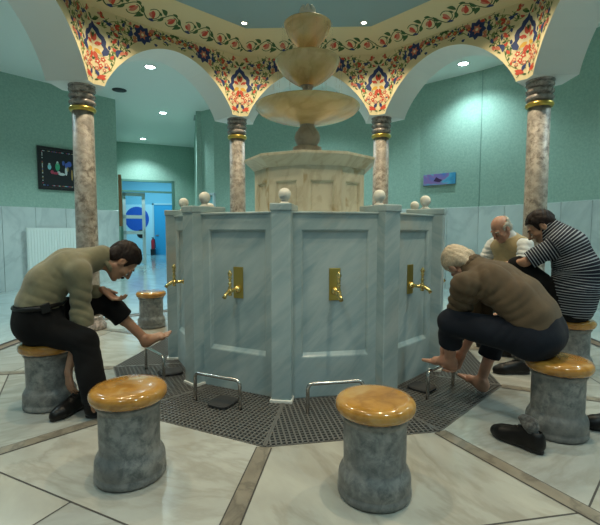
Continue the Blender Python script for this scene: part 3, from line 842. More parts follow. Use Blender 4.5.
for (x,z,rx,rz_,m_) in ((-.02,.05,.045,.09,0),(-.02,.13,.02,.035,1),(-.18,.03,.035,.055,5),(-.18,.09,.018,.022,1),(-.06,-.09,.06,.025,2),(.06,-.10,.07,.03,1),(.0,-.07,.03,.03,1),(.15,-.03,.025,.09,1),(.16,.09,.03,.06,3),(.10,.14,.025,.05,3),(.22,.13,.045,.06,3),(.27,-.10,.015,.12,4),(-.13,-.07,.03,.04,2),(.18,.02,.018,.05,4)): blob(x,z,rx,rz_,m_)
tag(b.build('jewelled_shapes', cols_, pic), kind='stuff')
# blue abstract canvas on the right wall
def canvas_mat():
    m, N, L, B = nt('abstract_blue_canvas'); mp = coords(N, L, (1.4,1,2.2), (0,.6,0))
    n = noise(N, L, mp, 1.1, 2, .5, 1.0)
    r = ramp(N, [(.30,(.05,.20,.55)),(.42,(.30,.16,.42)),(.50,(.10,.42,.62)),(.60,(.04,.26,.50)),(.72,(.12,.42,.38))]); L.new(n.outputs[0], r.inputs[0])
    L.new(r.outputs[0], B.inputs['Base Color']); B.inputs['Roughness'].default_value = .5; return m
loc, rz = on_wall(BACK[5], BACK[6], .36, .012); cv = empty('abstract_canvas', (loc.x, loc.y, 2.29), rz); tag(cv, 'small wide abstract canvas in blue and purple on the back right wall', 'painting')
b = MB(); b.box((0,-.015,0), (.345,0,0), (0,.015,0), (0,0,.115)); b.build('canvas', canvas_mat(), cv, bevel=.003)
b = MB()
b.add([(-.12,-.032,-.03),(-.06,-.032,.05),(.0,-.032,.01),(.08,-.032,-.02),(.02,-.032,-.06),(-.05,-.032,-.05)], [(0,1,2,3,4,5)]); b.build('dark_stroke', plain('dark_plum', (.05,.015,.08), .5), cv)
b = MB(); b.box((0,-.015,-.118), (.348,0,0), (0,.018,0), (0,0,.004)); b.build('lower_batten', plain('batten', (.12,.08,.06), .6), cv)  # thin brown batten along the lower edge of the canvas
loc, rz = on_wall(BACK[2], BACK[3], .32, .012); cv = empty('abstract_canvas', (loc.x, loc.y, 2.05), rz); tag(cv, 'small magenta and blue canvas half hidden behind the fountain drum', 'painting')
b = MB(); b.box((0,-.015,0), (.34,0,0), (0,.015,0), (0,0,.115)); b.build('canvas', plain('magenta_canvas', (.40,.08,.36), .5), cv, bevel=.003)
b = MB(); b.box((.1,-.032,-.05), (.2,0,0), (0,.002,0), (0,0,.05)); b.build('blue_stroke', plain('blue_stroke', (.05,.12,.4), .5), cv)
# wooden frames seen edge on in the corridor
loc, rz = on_wall(*COR, .035, .03); fr = empty('wooden_frame', (loc.x, loc.y, 1.95), rz); tag(fr, 'tall gilt wooden frame seen edge on at the corridor corner', 'picture')
b = MB(); b.box((0,-.02,0), (.10,0,0), (0,.035,0), (0,0,.62)); b.build('frame', M['wood'], fr, bevel=.006)
b = MB(); b.box((0,-.058,0), (.07,0,0), (0,.003,0), (0,0,.56)); b.build('gilt_inlay', plain('gilt', (.30,.20,.06), .4, .4), fr)
loc, rz = on_wall(*RCOR, .80, .02); fr = empty('corridor_picture', (loc.x, loc.y, 2.08), rz); tag(fr, 'dark framed pale print on the right wall of the corridor', 'picture')
b = MB(); b.box((0,-.015,0), (.55,0,0), (0,.02,0), (0,0,.36)); b.build('frame', M['wood'], fr, bevel=.004)
b = MB(); b.box((0,-.037,0), (.49,0,0), (0,.003,0), (0,0,.30)); b.build('print', plain('pale_print', (.35,.5,.5), .5), fr)
# pale door casing on the back wall behind the left rear column
loc, rz = on_wall(BACK[0], BACK[1], .60, .0); dd = empty('door_3', (loc.x, loc.y, 0), rz); tag(dd, kind='structure')
b = MB(); b.box((0,-.02,1.05), (.17,0,0), (0,.02,0), (0,0,1.05)); b.build('door_leaf', plain('pale_blue_door', (.22,.50,.55), .6), dd)
b = MB()
for x in (-.19,.19): b.box((x,-.03,1.08), (.025,0,0), (0,.03,0), (0,0,1.08))
b.box((0,-.03,2.16), (.215,0,0), (0,.03,0), (0,0,.03)); b.build('door_casing', M['doorframe'], dd)
# downlights
def downlight(r=.085):
    d = empty('downlight')
    b = MB(); b.lathe([(r,0),(r+.028,0),(r+.030,-.008),(r+.004,-.012),(r,-.004)], n=32, caps=False); b.build('rim', M['lamp_rim'], d)
    b = MB(); b.lathe([(0,-.002),(r,-.002)], n=32, caps=False); b.build('lens', M['lamp_cool'], d)
    return d
def spot(loc, energy, colr, angle, blend=.6, size=.08, aim=None):
    l = bpy.data.lights.new('spot', 'SPOT'); l.energy = energy; l.color = colr; l.spot_size = math.radians(angle); l.spot_blend = blend; l.shadow_soft_size = size
    o = bpy.data.objects.new('spot_lamp', l); col.objects.link(o); o.location = loc
    d = (Vector(aim)-Vector(loc)) if aim is not None else V(0,0,-1)
    o.rotation_euler = d.to_track_quat('-Z', 'Y').to_euler(); return o
COOL = (.70,.94,.98); WARM = (1.0,.84,.58)
dl0 = None
for (x, y, lab) in ((-2.90,4.24,'large cool ceiling downlight seen through the left arch, nearest the arcade'), (-3.69,7.36,'cool ceiling downlight over the corridor mouth, middle of three'), (-5.39,10.48,'small cool ceiling downlight at the corridor end, farthest of three'), (2.94,4.12,'cool ceiling downlight seen through the right arch before the curved wall')):
    d = downlight() if dl0 is None else copy_tree(dl0)
    dl0 = dl0 or d
    d.location = (x, y, ZC-.001); tag(d, lab, 'ceiling light', 'cool ceiling downlights')
sm0 = None
for (a, r, lab) in ((157.5, 2.10, 'small halogen spot at the back right corner of the blue ceiling'), (202.5, 2.10, 'small halogen spot at the back left corner of the blue ceiling'), (166.0, .95, 'small halogen spot in the blue ceiling right of the lotus spout')):
    if sm0 is None:
        d = empty('halogen_spot')
        b = MB(); b.lathe([(.032,0),(.05,0),(.05,-.006),(.034,-.010),(.032,-.002)], n=24, caps=False); b.build('rim', M['lamp_rim'], d)
        b = MB(); b.lathe([(0,-.003),(.032,-.003)], n=24, caps=False); b.build('lens', M['lamp_warm'], d); sm0 = d
    else: d = copy_tree(sm0)
    d.location = az(math.radians(a), r, ZCB-.001); tag(d, lab, 'spot light', 'halogen spots in the blue ceiling')
sp = empty('ceiling_speaker', (-4.05,5.55,ZC-.001)); tag(sp, 'round dark speaker grille in the ceiling by the left column capital', 'speaker')
b = MB(); b.lathe([(.0,-.012),(.12,-.012),(.13,0)], n=28, caps=False); b.build('grille', M['grille'], sp)
b = MB(); b.lathe([(.13,0),(.15,0),(.15,-.01),(.13,-.012)], n=28, caps=False); b.build('rim', M['black'], sp)
vt = empty('ceiling_vent', (-2.75,7.9,ZC-.001), .3); tag(vt, 'pale square ceiling vent near the corridor corner', 'vent')
b = MB(); b.box((0,0,-.008), (.26,0,0), (0,.26,0), (0,0,.008)); b.build('frame', plain('vent_paint', (.40,.46,.42), .7), vt)
b = MB()
for j in range(7): b.box((0,-.19+j*.063,-.018), (.22,0,0), (0,.018,0), (0,0,.003))
b.build('slats', plain('vent_slats', (.30,.35,.32), .7), vt)

# ------------------------------------------------------------------ people: bodies grown from distance fields, one closed surface each
def A3(p): return np.array(p, np.float32)
def unit(v): v = np.array(v, float); return v/np.linalg.norm(v)
class Field:
    def __init__(self, lo, hi, h):
        self.lo = np.array(lo, np.float32); self.h = h
        n = np.ceil((np.array(hi)-np.array(lo))/h).astype(int)+1; self.n = n
        self.F = np.full(n, 1.0, np.float32)
        self.ax = [(self.lo[i]+h*np.arange(n[i])).astype(np.float32) for i in range(3)]
    def blk(self, lo, hi, pad):
        s = []
        for i in range(3):
            a = int(max(0, math.floor((lo[i]-pad-self.lo[i])/self.h))); b = int(min(self.n[i], math.ceil((hi[i]+pad-self.lo[i])/self.h)+1))
            if b <= a: return None, None, None, None
            s.append(slice(a, b))
        return tuple(s), self.ax[0][s[0]][:,None,None], self.ax[1][s[1]][None,:,None], self.ax[2][s[2]][None,None,:]
    def put(self, s, d, k, op):
        f = self.F[s]
        if op == 'u':
            if k > 0:
                h = np.maximum(k-np.abs(f-d), 0)/k; self.F[s] = np.minimum(f, d)-h*h*k*.25
            else: self.F[s] = np.minimum(f, d)
        else:
            d = -d
            if k > 0:
                h = np.maximum(k-np.abs(f-d), 0)/k; self.F[s] = np.maximum(f, d)+h*h*k*.25
            else: self.F[s] = np.maximum(f, d)
    def cone(self, a, b, ra, rb=None, k=.02, op='u', sq=None):
        rb = ra if rb is None else rb
        a, b = A3(a), A3(b); r = max(ra, rb)
        s, X, Y, Z = self.blk(np.minimum(a,b)-r, np.maximum(a,b)+r, k+4*self.h)
        if s is None: return
        ab = b-a; L = float(ab@ab)+1e-9
        px, py, pz = X-a[0], Y-a[1], Z-a[2]
        t = np.clip((px*ab[0]+py*ab[1]+pz*ab[2])/L, 0, 1)
        dx, dy, dz = px-t*ab[0], py-t*ab[1], pz-t*ab[2]
        if sq is not None:               # flattened along direction sq[0] by factor sq[1]
            n = A3(unit(sq[0])); q = (dx*n[0]+dy*n[1]+dz*n[2]); g = 1/sq[1]-1
            dx, dy, dz = dx+q*n[0]*g, dy+q*n[1]*g, dz+q*n[2]*g
        d = np.sqrt(dx*dx+dy*dy+dz*dz)-(ra+t*(rb-ra))
        if sq is not None: d = d*sq[1]**.5
        self.put(s, d, k, op)
    def chain(self, pts, rs, k=.02, **kw):
        for i in range(len(pts)-1): self.cone(pts[i], pts[i+1], rs[i], rs[i+1], k, **kw)
    def ell(self, c, r, R=None, k=.02, op='u'):
        c = A3(c); m = max(r)
        s, X, Y, Z = self.blk(c-m, c+m, k+4*self.h)
        if s is None: return
        px, py, pz = X-c[0], Y-c[1], Z-c[2]
        if R is not None:
            R = np.array(R, np.float32); px, py, pz = (px*R[i][0]+py*R[i][1]+pz*R[i][2] for i in range(3))
        k0 = np.sqrt((px/r[0])**2+(py/r[1])**2+(pz/r[2])**2)+1e-6; k1 = np.sqrt((px/r[0]**2)**2+(py/r[1]**2)**2+(pz/r[2]**2)**2)+1e-6
        self.put(s, k0*(k0-1)/k1, k, op)
    def cut(self, p, n, k=0):
        """remove the half space on the side n points to"""
        p = A3(p); n = A3(unit(n))
        d = (self.ax[0]-p[0])[:,None,None]*n[0]+(self.ax[1]-p[1])[None,:,None]*n[1]+(self.ax[2]-p[2])[None,None,:]*n[2]
        self.F = np.maximum(self.F, d)
    def cut_near(self, p, n, R):
        p = A3(p); n = A3(unit(n)); s, X, Y, Z = self.blk(p-R, p+R, 0)
        d = (X-p[0])*n[0]+(Y-p[1])*n[1]+(Z-p[2])*n[2]
        q = np.sqrt((X-p[0])**2+(Y-p[1])**2+(Z-p[2])**2)-R
        self.F[s] = np.maximum(self.F[s], np.minimum(d, -q))
    def keep(self, fn):
        d = fn(self.ax[0][:,None,None], self.ax[1][None,:,None], self.ax[2][None,None,:]); self.F = np.maximum(self.F, d.astype(np.float32))
    def wrinkle(self, amp, seed, f=18.0):
        r = np.random.RandomState(seed); X, Y, Z = self.ax[0][:,None,None], self.ax[1][None,:,None], self.ax[2][None,None,:]
        w = np.zeros_like(self.F); wx = .5*np.sin(f*.6*(Y+.7*Z)+r.rand()*6); wy = .5*np.sin(f*.5*(X-.8*Z)+r.rand()*6)
        for i in range(4):
            a = r.randn(3); a /= np.linalg.norm(a); q = f*(1+.9*i)
            w += (1-2*np.abs(np.sin(.5*(q*(a[0]*X+a[1]*Y+a[2]*Z)+3*wx+3*wy+r.rand()*6))))*(.8**i)
        self.F += (amp*.5*w).astype(np.float32)
    def folds(self, c, d, sig, amp, wl, seed=0):
        c = A3(c); d = A3(unit(d)); s, X, Y, Z = self.blk(c-2.5*sig, c+2.5*sig, 0)
        if s is None: return
        px, py, pz = X-c[0], Y-c[1], Z-c[2]
        g = np.exp(-(px*px+py*py+pz*pz)/(2*sig*sig)); u = px*d[0]+py*d[1]+pz*d[2]
        o = d[[1,2,0]]; v = px*o[0]+py*o[1]+pz*o[2]
        ph = 2*PI*u/wl+1.3*np.sin(v*22+seed)+.8*np.sin(v*41+seed*2)
        self.F[s] += (amp*g*(1-np.abs(np.sin(.5*ph))*1.6)).astype(np.float32)
    def nets(self):
        F = self.F; S = F < 0
        c = np.zeros(tuple(self.n-1), np.uint8)
        for i in (0,1):
            for j in (0,1):
                for k in (0,1):
                    c += S[i:self.n[0]-1+i, j:self.n[1]-1+j, k:self.n[2]-1+k]
        act = np.argwhere((c > 0) & (c < 8)); idx = np.full(c.shape, -1, np.int32); idx[tuple(act.T)] = np.arange(len(act))
        P = np.zeros((len(act),3)); W = np.zeros(len(act)); co = np.array([(i,j,k) for i in (0,1) for j in (0,1) for k in (0,1)])
        val = [F[act[:,0]+o[0], act[:,1]+o[1], act[:,2]+o[2]] for o in co]
        for a in range(8):
            for b in range(a+1,8):
                if np.abs(co[a]-co[b]).sum() != 1: continue
                va, vb = val[a], val[b]; m = (va < 0) != (vb < 0); t = va[m]/(va[m]-vb[m])
                P[m] += co[a]+(co[b]-co[a])[None,:]*t[:,None]; W[m] += 1
        V_ = (act+P/W[:,None])*self.h+self.lo
        Q = []
        for ax in range(3):
            o = [0,0,0]; o[ax] = 1
            A_ = S[:self.n[0]-o[0], :self.n[1]-o[1], :self.n[2]-o[2]]; B_ = S[o[0]:, o[1]:, o[2]:]
            e = np.argwhere(A_ != B_); u, v = (ax+1) % 3, (ax+2) % 3
            e = e[(e[:,u] > 0) & (e[:,v] > 0) & (e[:,u] < self.n[u]-1) & (e[:,v] < self.n[v]-1)]
            fl = A_[tuple(e.T)]
            du = np.zeros(3,int); du[u] = 1; dv = np.zeros(3,int); dv[v] = 1
            q = np.stack([idx[tuple((e-du-dv).T)], idx[tuple((e-dv).T)], idx[tuple(e.T)], idx[tuple((e-du).T)]], 1)
            q[~fl] = q[~fl][:,::-1]; Q.append(q)
        Q = np.concatenate(Q); Q = Q[(Q >= 0).all(1)]
        return V_, Q
def field_mesh(F, name, mats, parent=None, smooth=1, attr=None, mi=None, islands=True):
    V_, Q = F.nets()
    E_ = np.concatenate([Q[:,[0,1]], Q[:,[1,2]], Q[:,[2,3]], Q[:,[3,0]]])
    if islands:                          # drop crumbs that the cuts may leave
        lab = np.arange(len(V_))
        for _ in range(400):
            new = lab.copy(); np.minimum.at(new, E_[:,0], lab[E_[:,1]]); np.minimum.at(new, E_[:,1], lab[E_[:,0]]); new = new[new]
            if (new == lab).all(): break
            lab = new
        u, cnt = np.unique(lab, return_counts=True); good = set(u[cnt > max(30, .02*cnt.max())])
        kv = np.array([l in good for l in u])[np.searchsorted(u, lab)]
        Q = Q[kv[Q].all(1)]; mp = np.cumsum(kv)-1; V_ = V_[kv]; Q = mp[Q]
        E_ = np.concatenate([Q[:,[0,1]], Q[:,[1,2]], Q[:,[2,3]], Q[:,[3,0]]])
    for _ in range(smooth):
        s = np.zeros_like(V_); n = np.zeros(len(V_))
        for a, b in ((0,1),(1,0)): np.add.at(s, E_[:,a], V_[E_[:,b]]); np.add.at(n, E_[:,a], 1)
        V_ = V_*.5+.5*s/np.maximum(n,1)[:,None]
    me = bpy.data.meshes.new(name)
    me.vertices.add(len(V_)); me.vertices.foreach_set('co', V_.astype(np.float32).ravel())
    me.loops.add(len(Q)*4); me.loops.foreach_set('vertex_index', Q.astype(np.int32).ravel())
    me.polygons.add(len(Q)); me.polygons.foreach_set('loop_start', np.arange(0, len(Q)*4, 4, dtype=np.int32))
    try: me.polygons.foreach_set('loop_total', np.full(len(Q), 4, np.int32))
    except Exception: pass
    me.polygons.foreach_set('use_smooth', np.ones(len(Q), bool))
    for m in (mats if isinstance(mats, (list,tuple)) else [mats]): me.materials.append(m)
    if mi is not None:
        c = V_[Q].mean(1); me.polygons.foreach_set('material_index', mi(c).astype(np.int32))
    if attr is not None:
        for nm, fn in attr.items():
            a = me.attributes.new(nm, 'FLOAT', 'POINT'); a.data.foreach_set('value', fn(V_).astype(np.float32))
    me.update(calc_edges=True); me.validate()
    o = bpy.data.objects.new(name, me); col.objects.link(o)
    if parent is not None: o.parent = parent
    return o

def skin(name, c, red=(.45,.16,.11)):
    m, N, L, B = nt(name); mp = coords(N, L)
    n = noise(N, L, mp, 16, 4, .6); r = ramp(N, [(.35, tuple(x*.82 for x in c)), (.65, c)]); L.new(n.outputs[0], r.inputs[0])
    n2 = noise(N, L, mp, 7, 2, .5); r2 = ramp(N, [(.5,(0,0,0)),(.8,(.35,.35,.35))]); L.new(n2.outputs[0], r2.inputs[0])
    L.new(mixc(N, L, r2.outputs[0], r.outputs[0], red), B.inputs['Base Color'])
    B.inputs['Roughness'].default_value = .5; B.inputs['Subsurface Weight'].default_value = .08; B.inputs['Subsurface Radius'].default_value = (.01,.004,.002)
    n3 = noise(N, L, mp, 140, 3, .6); bump(N, L, B, n3.outputs[0], .15, .002); return m
def hairmat(name, c, c2):
    m, N, L, B = nt(name); mp = coords(N, L, (1,1,1)); n = noise(N, L, mp, 90, 3, .6, .6)
    r = ramp(N, [(.3, c2), (.7, c)]); L.new(n.outputs[0], r.inputs[0]); L.new(r.outputs[0], B.inputs['Base Color'])
    B.inputs['Roughness'].default_value = .6; B.inputs['Specular IOR Level'].default_value = .25; bump(N, L, B, n.outputs[0], .5, .006); return m

def frame(f, u):
    f = unit(f); u = np.array(u, float); u = unit(u-f*(u@f)); l = np.cross(u, f); return np.array([f, l, u])

def head(F, c, f, u, neck, s=1.0, bald=False):
    """skull, face, ears and neck in the field; c at ear height"""
    R = frame(f, u); g = lambda x, y, z: np.array(c)+s*(R[0]*x+R[1]*y+R[2]*z)
    S = lambda *r: tuple(s*q for q in r)
    F.cone(neck, g(-.02,0,-.05), .062*s, .056*s, .03)
    F.ell(g(-.012,0,.042), S(.098,.077,.090), R, .02)
    F.ell(g(.032,0,-.030), S(.062,.060,.082), R, .03)
    F.cone(g(.0,.052,-.05), g(.055,.028,-.092), .022*s, .020*s, .025); F.cone(g(.0,-.052,-.05), g(.055,-.028,-.092), .022*s, .020*s, .025)
    F.ell(g(.074,0,-.098), S(.022,.026,.018), R, .02)
    F.cone(g(.082,.038,.030), g(.082,-.038,.030), .012*s, None, .012)
    for q in (-1,1):
        F.ell(g(.062,.044*q,-.022), S(.026,.022,.020), R, .02)
        F.ell(g(.101,.032*q,.006), S(.013,.018,.012), R, .012, 'd')
        F.ell(g(.082,.032*q,.007), S(.014,.015,.013), R, .004)
        F.ell(g(-.006,.078*q,-.002), (.021*s,.009*s,.033*s), R, .006)
        F.ell(g(-.002,.088*q,.002), (.010*s,.006*s,.018*s), R, .004, 'd')
        F.ell(g(.100,.013*q,-.030), S(.012,.008,.009), R, .006)
    F.cone(g(.093,0,.020), g(.119,0,-.022), .009*s, .013*s, .010)
    F.cone(g(.092,.018,-.060), g(.092,-.018,-.060), .008*s, None, .008); F.cone(g(.088,.015,-.071), g(.088,-.015,-.071), .008*s, None, .008)
    F.cone(g(.099,.020,-.0655), g(.099,-.020,-.0655), .0035*s, None, .003, 'd')
    return R, g
def hand(F, w, d, n, t, curl=(.5,.55,.6,.7), s=1.0, spread=.0, thumb=(.55,.6,.35), k=.006):
    """palm, four fingers and a thumb; w wrist, d towards the fingers, n out of the palm, t towards the thumb"""
    R = np.array([unit(d), unit(t), unit(n)]); w = np.array(w); g = lambda x, y, z: w+s*(R[0]*x+R[1]*y+R[2]*z)
    ys = (.032,.0105,-.0105,-.031); ln = (.88,1.0,.94,.74); kx = (.092,.096,.091,.083)
    for i in range(4):
        F.cone(g(.005,ys[i]*.55,0), g(kx[i],ys[i],0), .0145*s, .0115*s, .012)
    for i in range(4):
        x, z = kx[i], 0.0; a = 0.0; y = ys[i]; p = g(x,y,z); r = .0098*s; dy = spread*ys[i]*4
        for j, l in enumerate((.044,.027,.021)):
            a += curl[i]*(.8,1.1,.7)[j]
            x += l*ln[i]*math.cos(a); z += l*ln[i]*math.sin(a); y += dy*l
            q = g(x,y,z); r2 = (.0085,.0078,.0065)[j]*s; F.cone(p, q, r, r2, .004 if j else .008); p, r = q, r2
    b = g(.022,.030,.004); m = g(.022+.045*thumb[0],.030+.045*thumb[1],.004+.05*thumb[2]); e = g(.022+.085*thumb[0],.030+.058*thumb[1],.004+.105*thumb[2])
    F.cone(g(.01,.015,.002), b, .015*s, .0135*s, .012); F.cone(b, m, .0125*s, .0105*s, .008); F.cone(m, e, .0105*s, .0078*s, .004)
def bare_foot(F, ankle, heel, toe, up, s=1.0):
    """heel and toe are on the sole line; up is away from the sole"""
    d = unit(np.array(toe)-np.array(heel)); u = np.array(up, float); u = unit(u-d*(u@d)); l = np.cross(u, d)
    g = lambda x, y, z: np.array(heel)+s*(d*x+l*y+u*z)
    L = np.linalg.norm(np.array(toe)-np.array(heel))/s
    F.cone(ankle, g(.03,0,.055), .036*s, .036*s, .03); F.ell(g(.025,0,.032), (.034*s,.029*s,.032*s), np.array([d,l,u]), .02)
    F.cone(g(.045,0,.055), g(L*.62,.012,.034), .036*s, .024*s, .03); F.cone(g(.05,0,.03), g(L*.66,-.018,.020), .026*s, .019*s, .03)
    F.cone(g(L*.62,.022,.024), g(L*.62,-.03,.018), .022*s, .017*s, .02)
    for q in (-1, 1): F.ell(g(.045,.032*q,.085), (.014*s,.010*s,.014*s), np.array([d,l,u]), .015)
    for i in range(5):
        y = .034-.0175*i; x1 = L-(0,.004,.012,.024,.038)[i]-.010; r = (.0135,.0095,.009,.0085,.008)[i]
        F.cone(g(L*.66,y*.9,.018), g(x1,y*1.12,.012), r*s, r*s*.9, .006)
def limb(F, a, b, c, r, k=.02, bulge=None):
    F.cone(a, b, r[0], r[1], k); F.cone(b, c, r[2], r[3], k)
    if bulge:
        a_, b_, c_ = map(np.array, (a, b, c)); F.cone(b_+(c_-b_)*.12+np.array(bulge), b_+(c_-b_)*.48+np.array(bulge)*.8, r[2]*.85, r[2]*.65, .03)
def torso(F, sp, rad, wid, k=.05):
    """sp spine points, rad half depths, wid half widths beyond the depth (across the body)"""
    for i in range(len(sp)-1):
        for q in (-1, 0, 1):
            a = np.array(sp[i])+np.array([0,q*wid[i],0]); b = np.array(sp[i+1])+np.array([0,q*wid[i+1],0]); F.cone(a, b, rad[i], rad[i+1], k)

LO, HI = (-.42,-.75,-.02), (1.12,.62,1.52)
def person(J, S, Fdir, label, mats, h=.0045):
    """J holds joints in the frame of the seat: x forwards, y to the person's left, z up from the floor"""
    F = Field(J.get('lo', LO), J.get('hi', HI), h)
    torso(F, J['spine'], [r-.028 for r in J['rad']], [w-.008 for w in J['wid']])
    for sd in (1, 0):
        sh, el, wr = J['arm'][sd]; F.cone(J['spine'][-2], sh, .07, .052, .04)
        limb(F, sh, el, wr, (.046,.037,.038,.025)); 
        hd = J['hand'][sd]; hand(F, wr, hd[0], hd[1], hd[2], **hd[3])
        hp, kn, an = J['leg'][sd]; limb(F, hp, kn, an, (.075,.052,.050,.034), .03, J.get('calf', (-.012,0,-.008)))
        ft_ = J['foot'][sd]; bare_foot(F, an, ft_[0], ft_[1], ft_[2])
    R, g = head(F, J['head'][0], J['head'][1], J['head'][2], J['spine'][-1], J.get('hs', .95))
    body = field_mesh(F, 'person', mats['skin'], None, 1)
    body.location = (*S, 0); body.rotation_euler = (0,0,math.atan2(Fdir[1], Fdir[0])); tag(body, label, 'person')
    s = J.get('hs', .95)
    for q in (-1, 1):
        e = MB(); e.sphere(g(.0862,.032*q,-.001), .0105*s, n=14, m=10); o = e.build('eye', M['eye'], body)
        e = MB(); e.sphere(g(.0945,.032*q,-.006), .0040*s, n=10, m=8); e.build('iris', M['iris'], o)
    return body, R, g, s
def hair(g, R, s, mat, parent, kind='full', seed=1, h=.004):
    c = g(0,0,.03); F = Field(c-.15, c+.15, h)
    F.ell(g(-.014,0,.045), (.105*s,.0855*s,.099*s), R, .0); F.cone(g(-.06,.03,-.02), g(-.055,.02,-.06), .042*s, .03*s, .03); F.cone(g(-.06,-.03,-.02), g(-.055,-.02,-.06), .042*s, .03*s, .03)
    c0 = np.array(g(0,0,0))
    def reg(X, Y, Z):
        x = ((X-c0[0])*R[0][0]+(Y-c0[1])*R[0][1]+(Z-c0[2])*R[0][2])/s; y = ((X-c0[0])*R[1][0]+(Y-c0[1])*R[1][1]+(Z-c0[2])*R[1][2])/s; z = ((X-c0[0])*R[2][0]+(Y-c0[1])*R[2][1]+(Z-c0[2])*R[2][2])/s
        wav = .006*np.sin(x*160+y*90)+.004*np.sin(y*210-z*120)
        if kind == 'full':
            line = np.interp(x, [-.12,-.05,-.03,-.012,.012,.022,.034,.05,.075,.09], [-.085,-.075,-.03,.030,.030,-.012,-.012,.058,.082,.10])
            return (line-z+wav)*s
        line = np.interp(x, [-.12,-.05,-.03,-.012,.012,.025,.034,.05], [-.075,-.065,-.03,.030,.030,.0,.0,.16]); top = np.interp(x, [-.12,-.09,-.04,.02,.05], [.09,.085,.072,.06,.03])
        return np.maximum(line-z+wav, z-top+wav)*s
    F.keep(reg); F.wrinkle(.004, seed, 60)
    return field_mesh(F, 'hair', mat, parent, 1)
def small(parent, name, mat, cones, h=.003, pad=.03):
    pts = np.array([p for c in cones for p in c[:2]]); F = Field(pts.min(0)-pad, pts.max(0)+pad, h)
    for a, b, r in cones: F.cone(a, b, r, r, .004)
    return field_mesh(F, name, mat, parent, 1, islands=False)
def np3(*a): return np.array(a, float)

M['eye'] = plain('eye_white', (.36,.32,.28), .5, 0.0, .2); M['iris'] = plain('iris_dark', (.04,.025,.015), .2)
M['skin_tan'] = skin('skin_tan', (.43,.235,.145)); M['skin_ruddy'] = skin('skin_ruddy', (.50,.27,.185), (.48,.13,.09)); M['skin_pale'] = skin('skin_pale', (.52,.32,.22))
M['hair_dark'] = hairmat('dark_brown_hair', (.020,.009,.007), (.005,.003,.0025)); M['hair_white'] = hairmat('white_hair', (.62,.58,.50), (.40,.37,.31)); M['hair_grey'] = hairmat('cropped_grey_hair', (.60,.50,.37), (.42,.33,.23))
M['olive_shirt'] = fabric('olive_shirt_cloth', (.225,.205,.125), (.165,.150,.095), 9)
M['black_cloth'] = fabric('black_trouser_cloth', (.0065,.0065,.007), (.004,.004,.0045), 8, .95, .02)
M['navy_cloth'] = fabric('navy_trouser_cloth', (.013,.016,.024), (.007,.009,.014), 8, .95, .03)
M['brown_jacket'] = fabric('brown_jacket_cloth', (.115,.080,.047), (.080,.056,.034), 8, .85, .06)
M['white_shirt'] = fabric('white_shirt_cloth', (.68,.70,.69), (.58,.60,.60), 9); M['tan_vest'] = fabric('tan_knit_vest', (.42,.32,.17), (.33,.25,.13), 14, .9, .3, 120)
M['leather'] = plain('black_leather', (.005,.0045,.0045), .42, 0.0, .3); M['sole'] = plain('shoe_sole', (.014,.013,.012), .6); M['sock'] = fabric('grey_knit_sock', (.13,.13,.125), (.03,.03,.03), 60, .9, .2, 150)
def stripes():
    m, N, L, B = nt('navy_striped_polo'); a = N.new('ShaderNodeAttribute'); a.attribute_name = 'along'
    x = N.new('ShaderNodeMath'); x.operation = 'MULTIPLY'; x.inputs[1].default_value = 1/.0215; L.new(a.outputs['Fac'], x.inputs[0])
    fr = N.new('ShaderNodeMath'); fr.operation = 'FRACT'; L.new(x.outputs[0], fr.inputs[0])
    r = ramp(N, [(0.0,(.34,.37,.40)),(.17,(.34,.37,.40)),(.26,(.012,.014,.024)),(.94,(.012,.014,.024)),(1.0,(.34,.37,.40))]); L.new(fr.outputs[0], r.inputs[0])
    L.new(r.outputs[0], B.inputs['Base Color']); B.inputs['Roughness'].default_value = .85; B.inputs['Specular IOR Level'].default_value = .2
    return m
M['striped'] = stripes()

def shirt_field(J, h=.006, grow=.0, arms=True, sleeve=1.0, armr=(.068,.060,.058,.050), hem=None):
    F = Field(J.get('lo', LO), J.get('hi', HI), h)
    torso(F, J['spine'][:-1]+[J['collar']], [r+grow for r in J['rad'][:-1]]+[.060+grow], J['wid'])
    if hem: F.cut(*hem)
    for sd in (1, 0):
        sh, el, wr = map(np.array, J['arm'][sd]); F.cone(J['spine'][-2], sh, .085+grow, .068+grow, .05)
        if arms:
            F.cone(sh, el, armr[0], armr[1], .04)
            F.cone(el, el+(wr-el)*sleeve, armr[2], armr[2]+(armr[3]-armr[2])*sleeve, .03)
    return F
def trousers_field(J, cuffs, h=.006, rl=(.098,.078,.076,.070), hr=.12, waist=None):
    F = Field(J.get('lo', LO), J.get('hi', HI), h); sp = J['spine']
    torso(F, sp[:2], [J['rad'][0]+.012, J['rad'][1]+.014], J['wid'][:2])
    if waist: F.cut(*waist)
    for sd in (1, 0):
        hp, kn, an = map(np.array, J['leg'][sd]); e = kn+(an-kn)*(cuffs[sd]+.15)
        F.cone(np.array(sp[0])+np3(0,(hp[1])*.6,0), hp, hr, hr-.015, .05); F.cone(hp, kn, rl[0]+.008, rl[1], .04); F.cone(kn, e, rl[2], rl[3], .03)
    return F

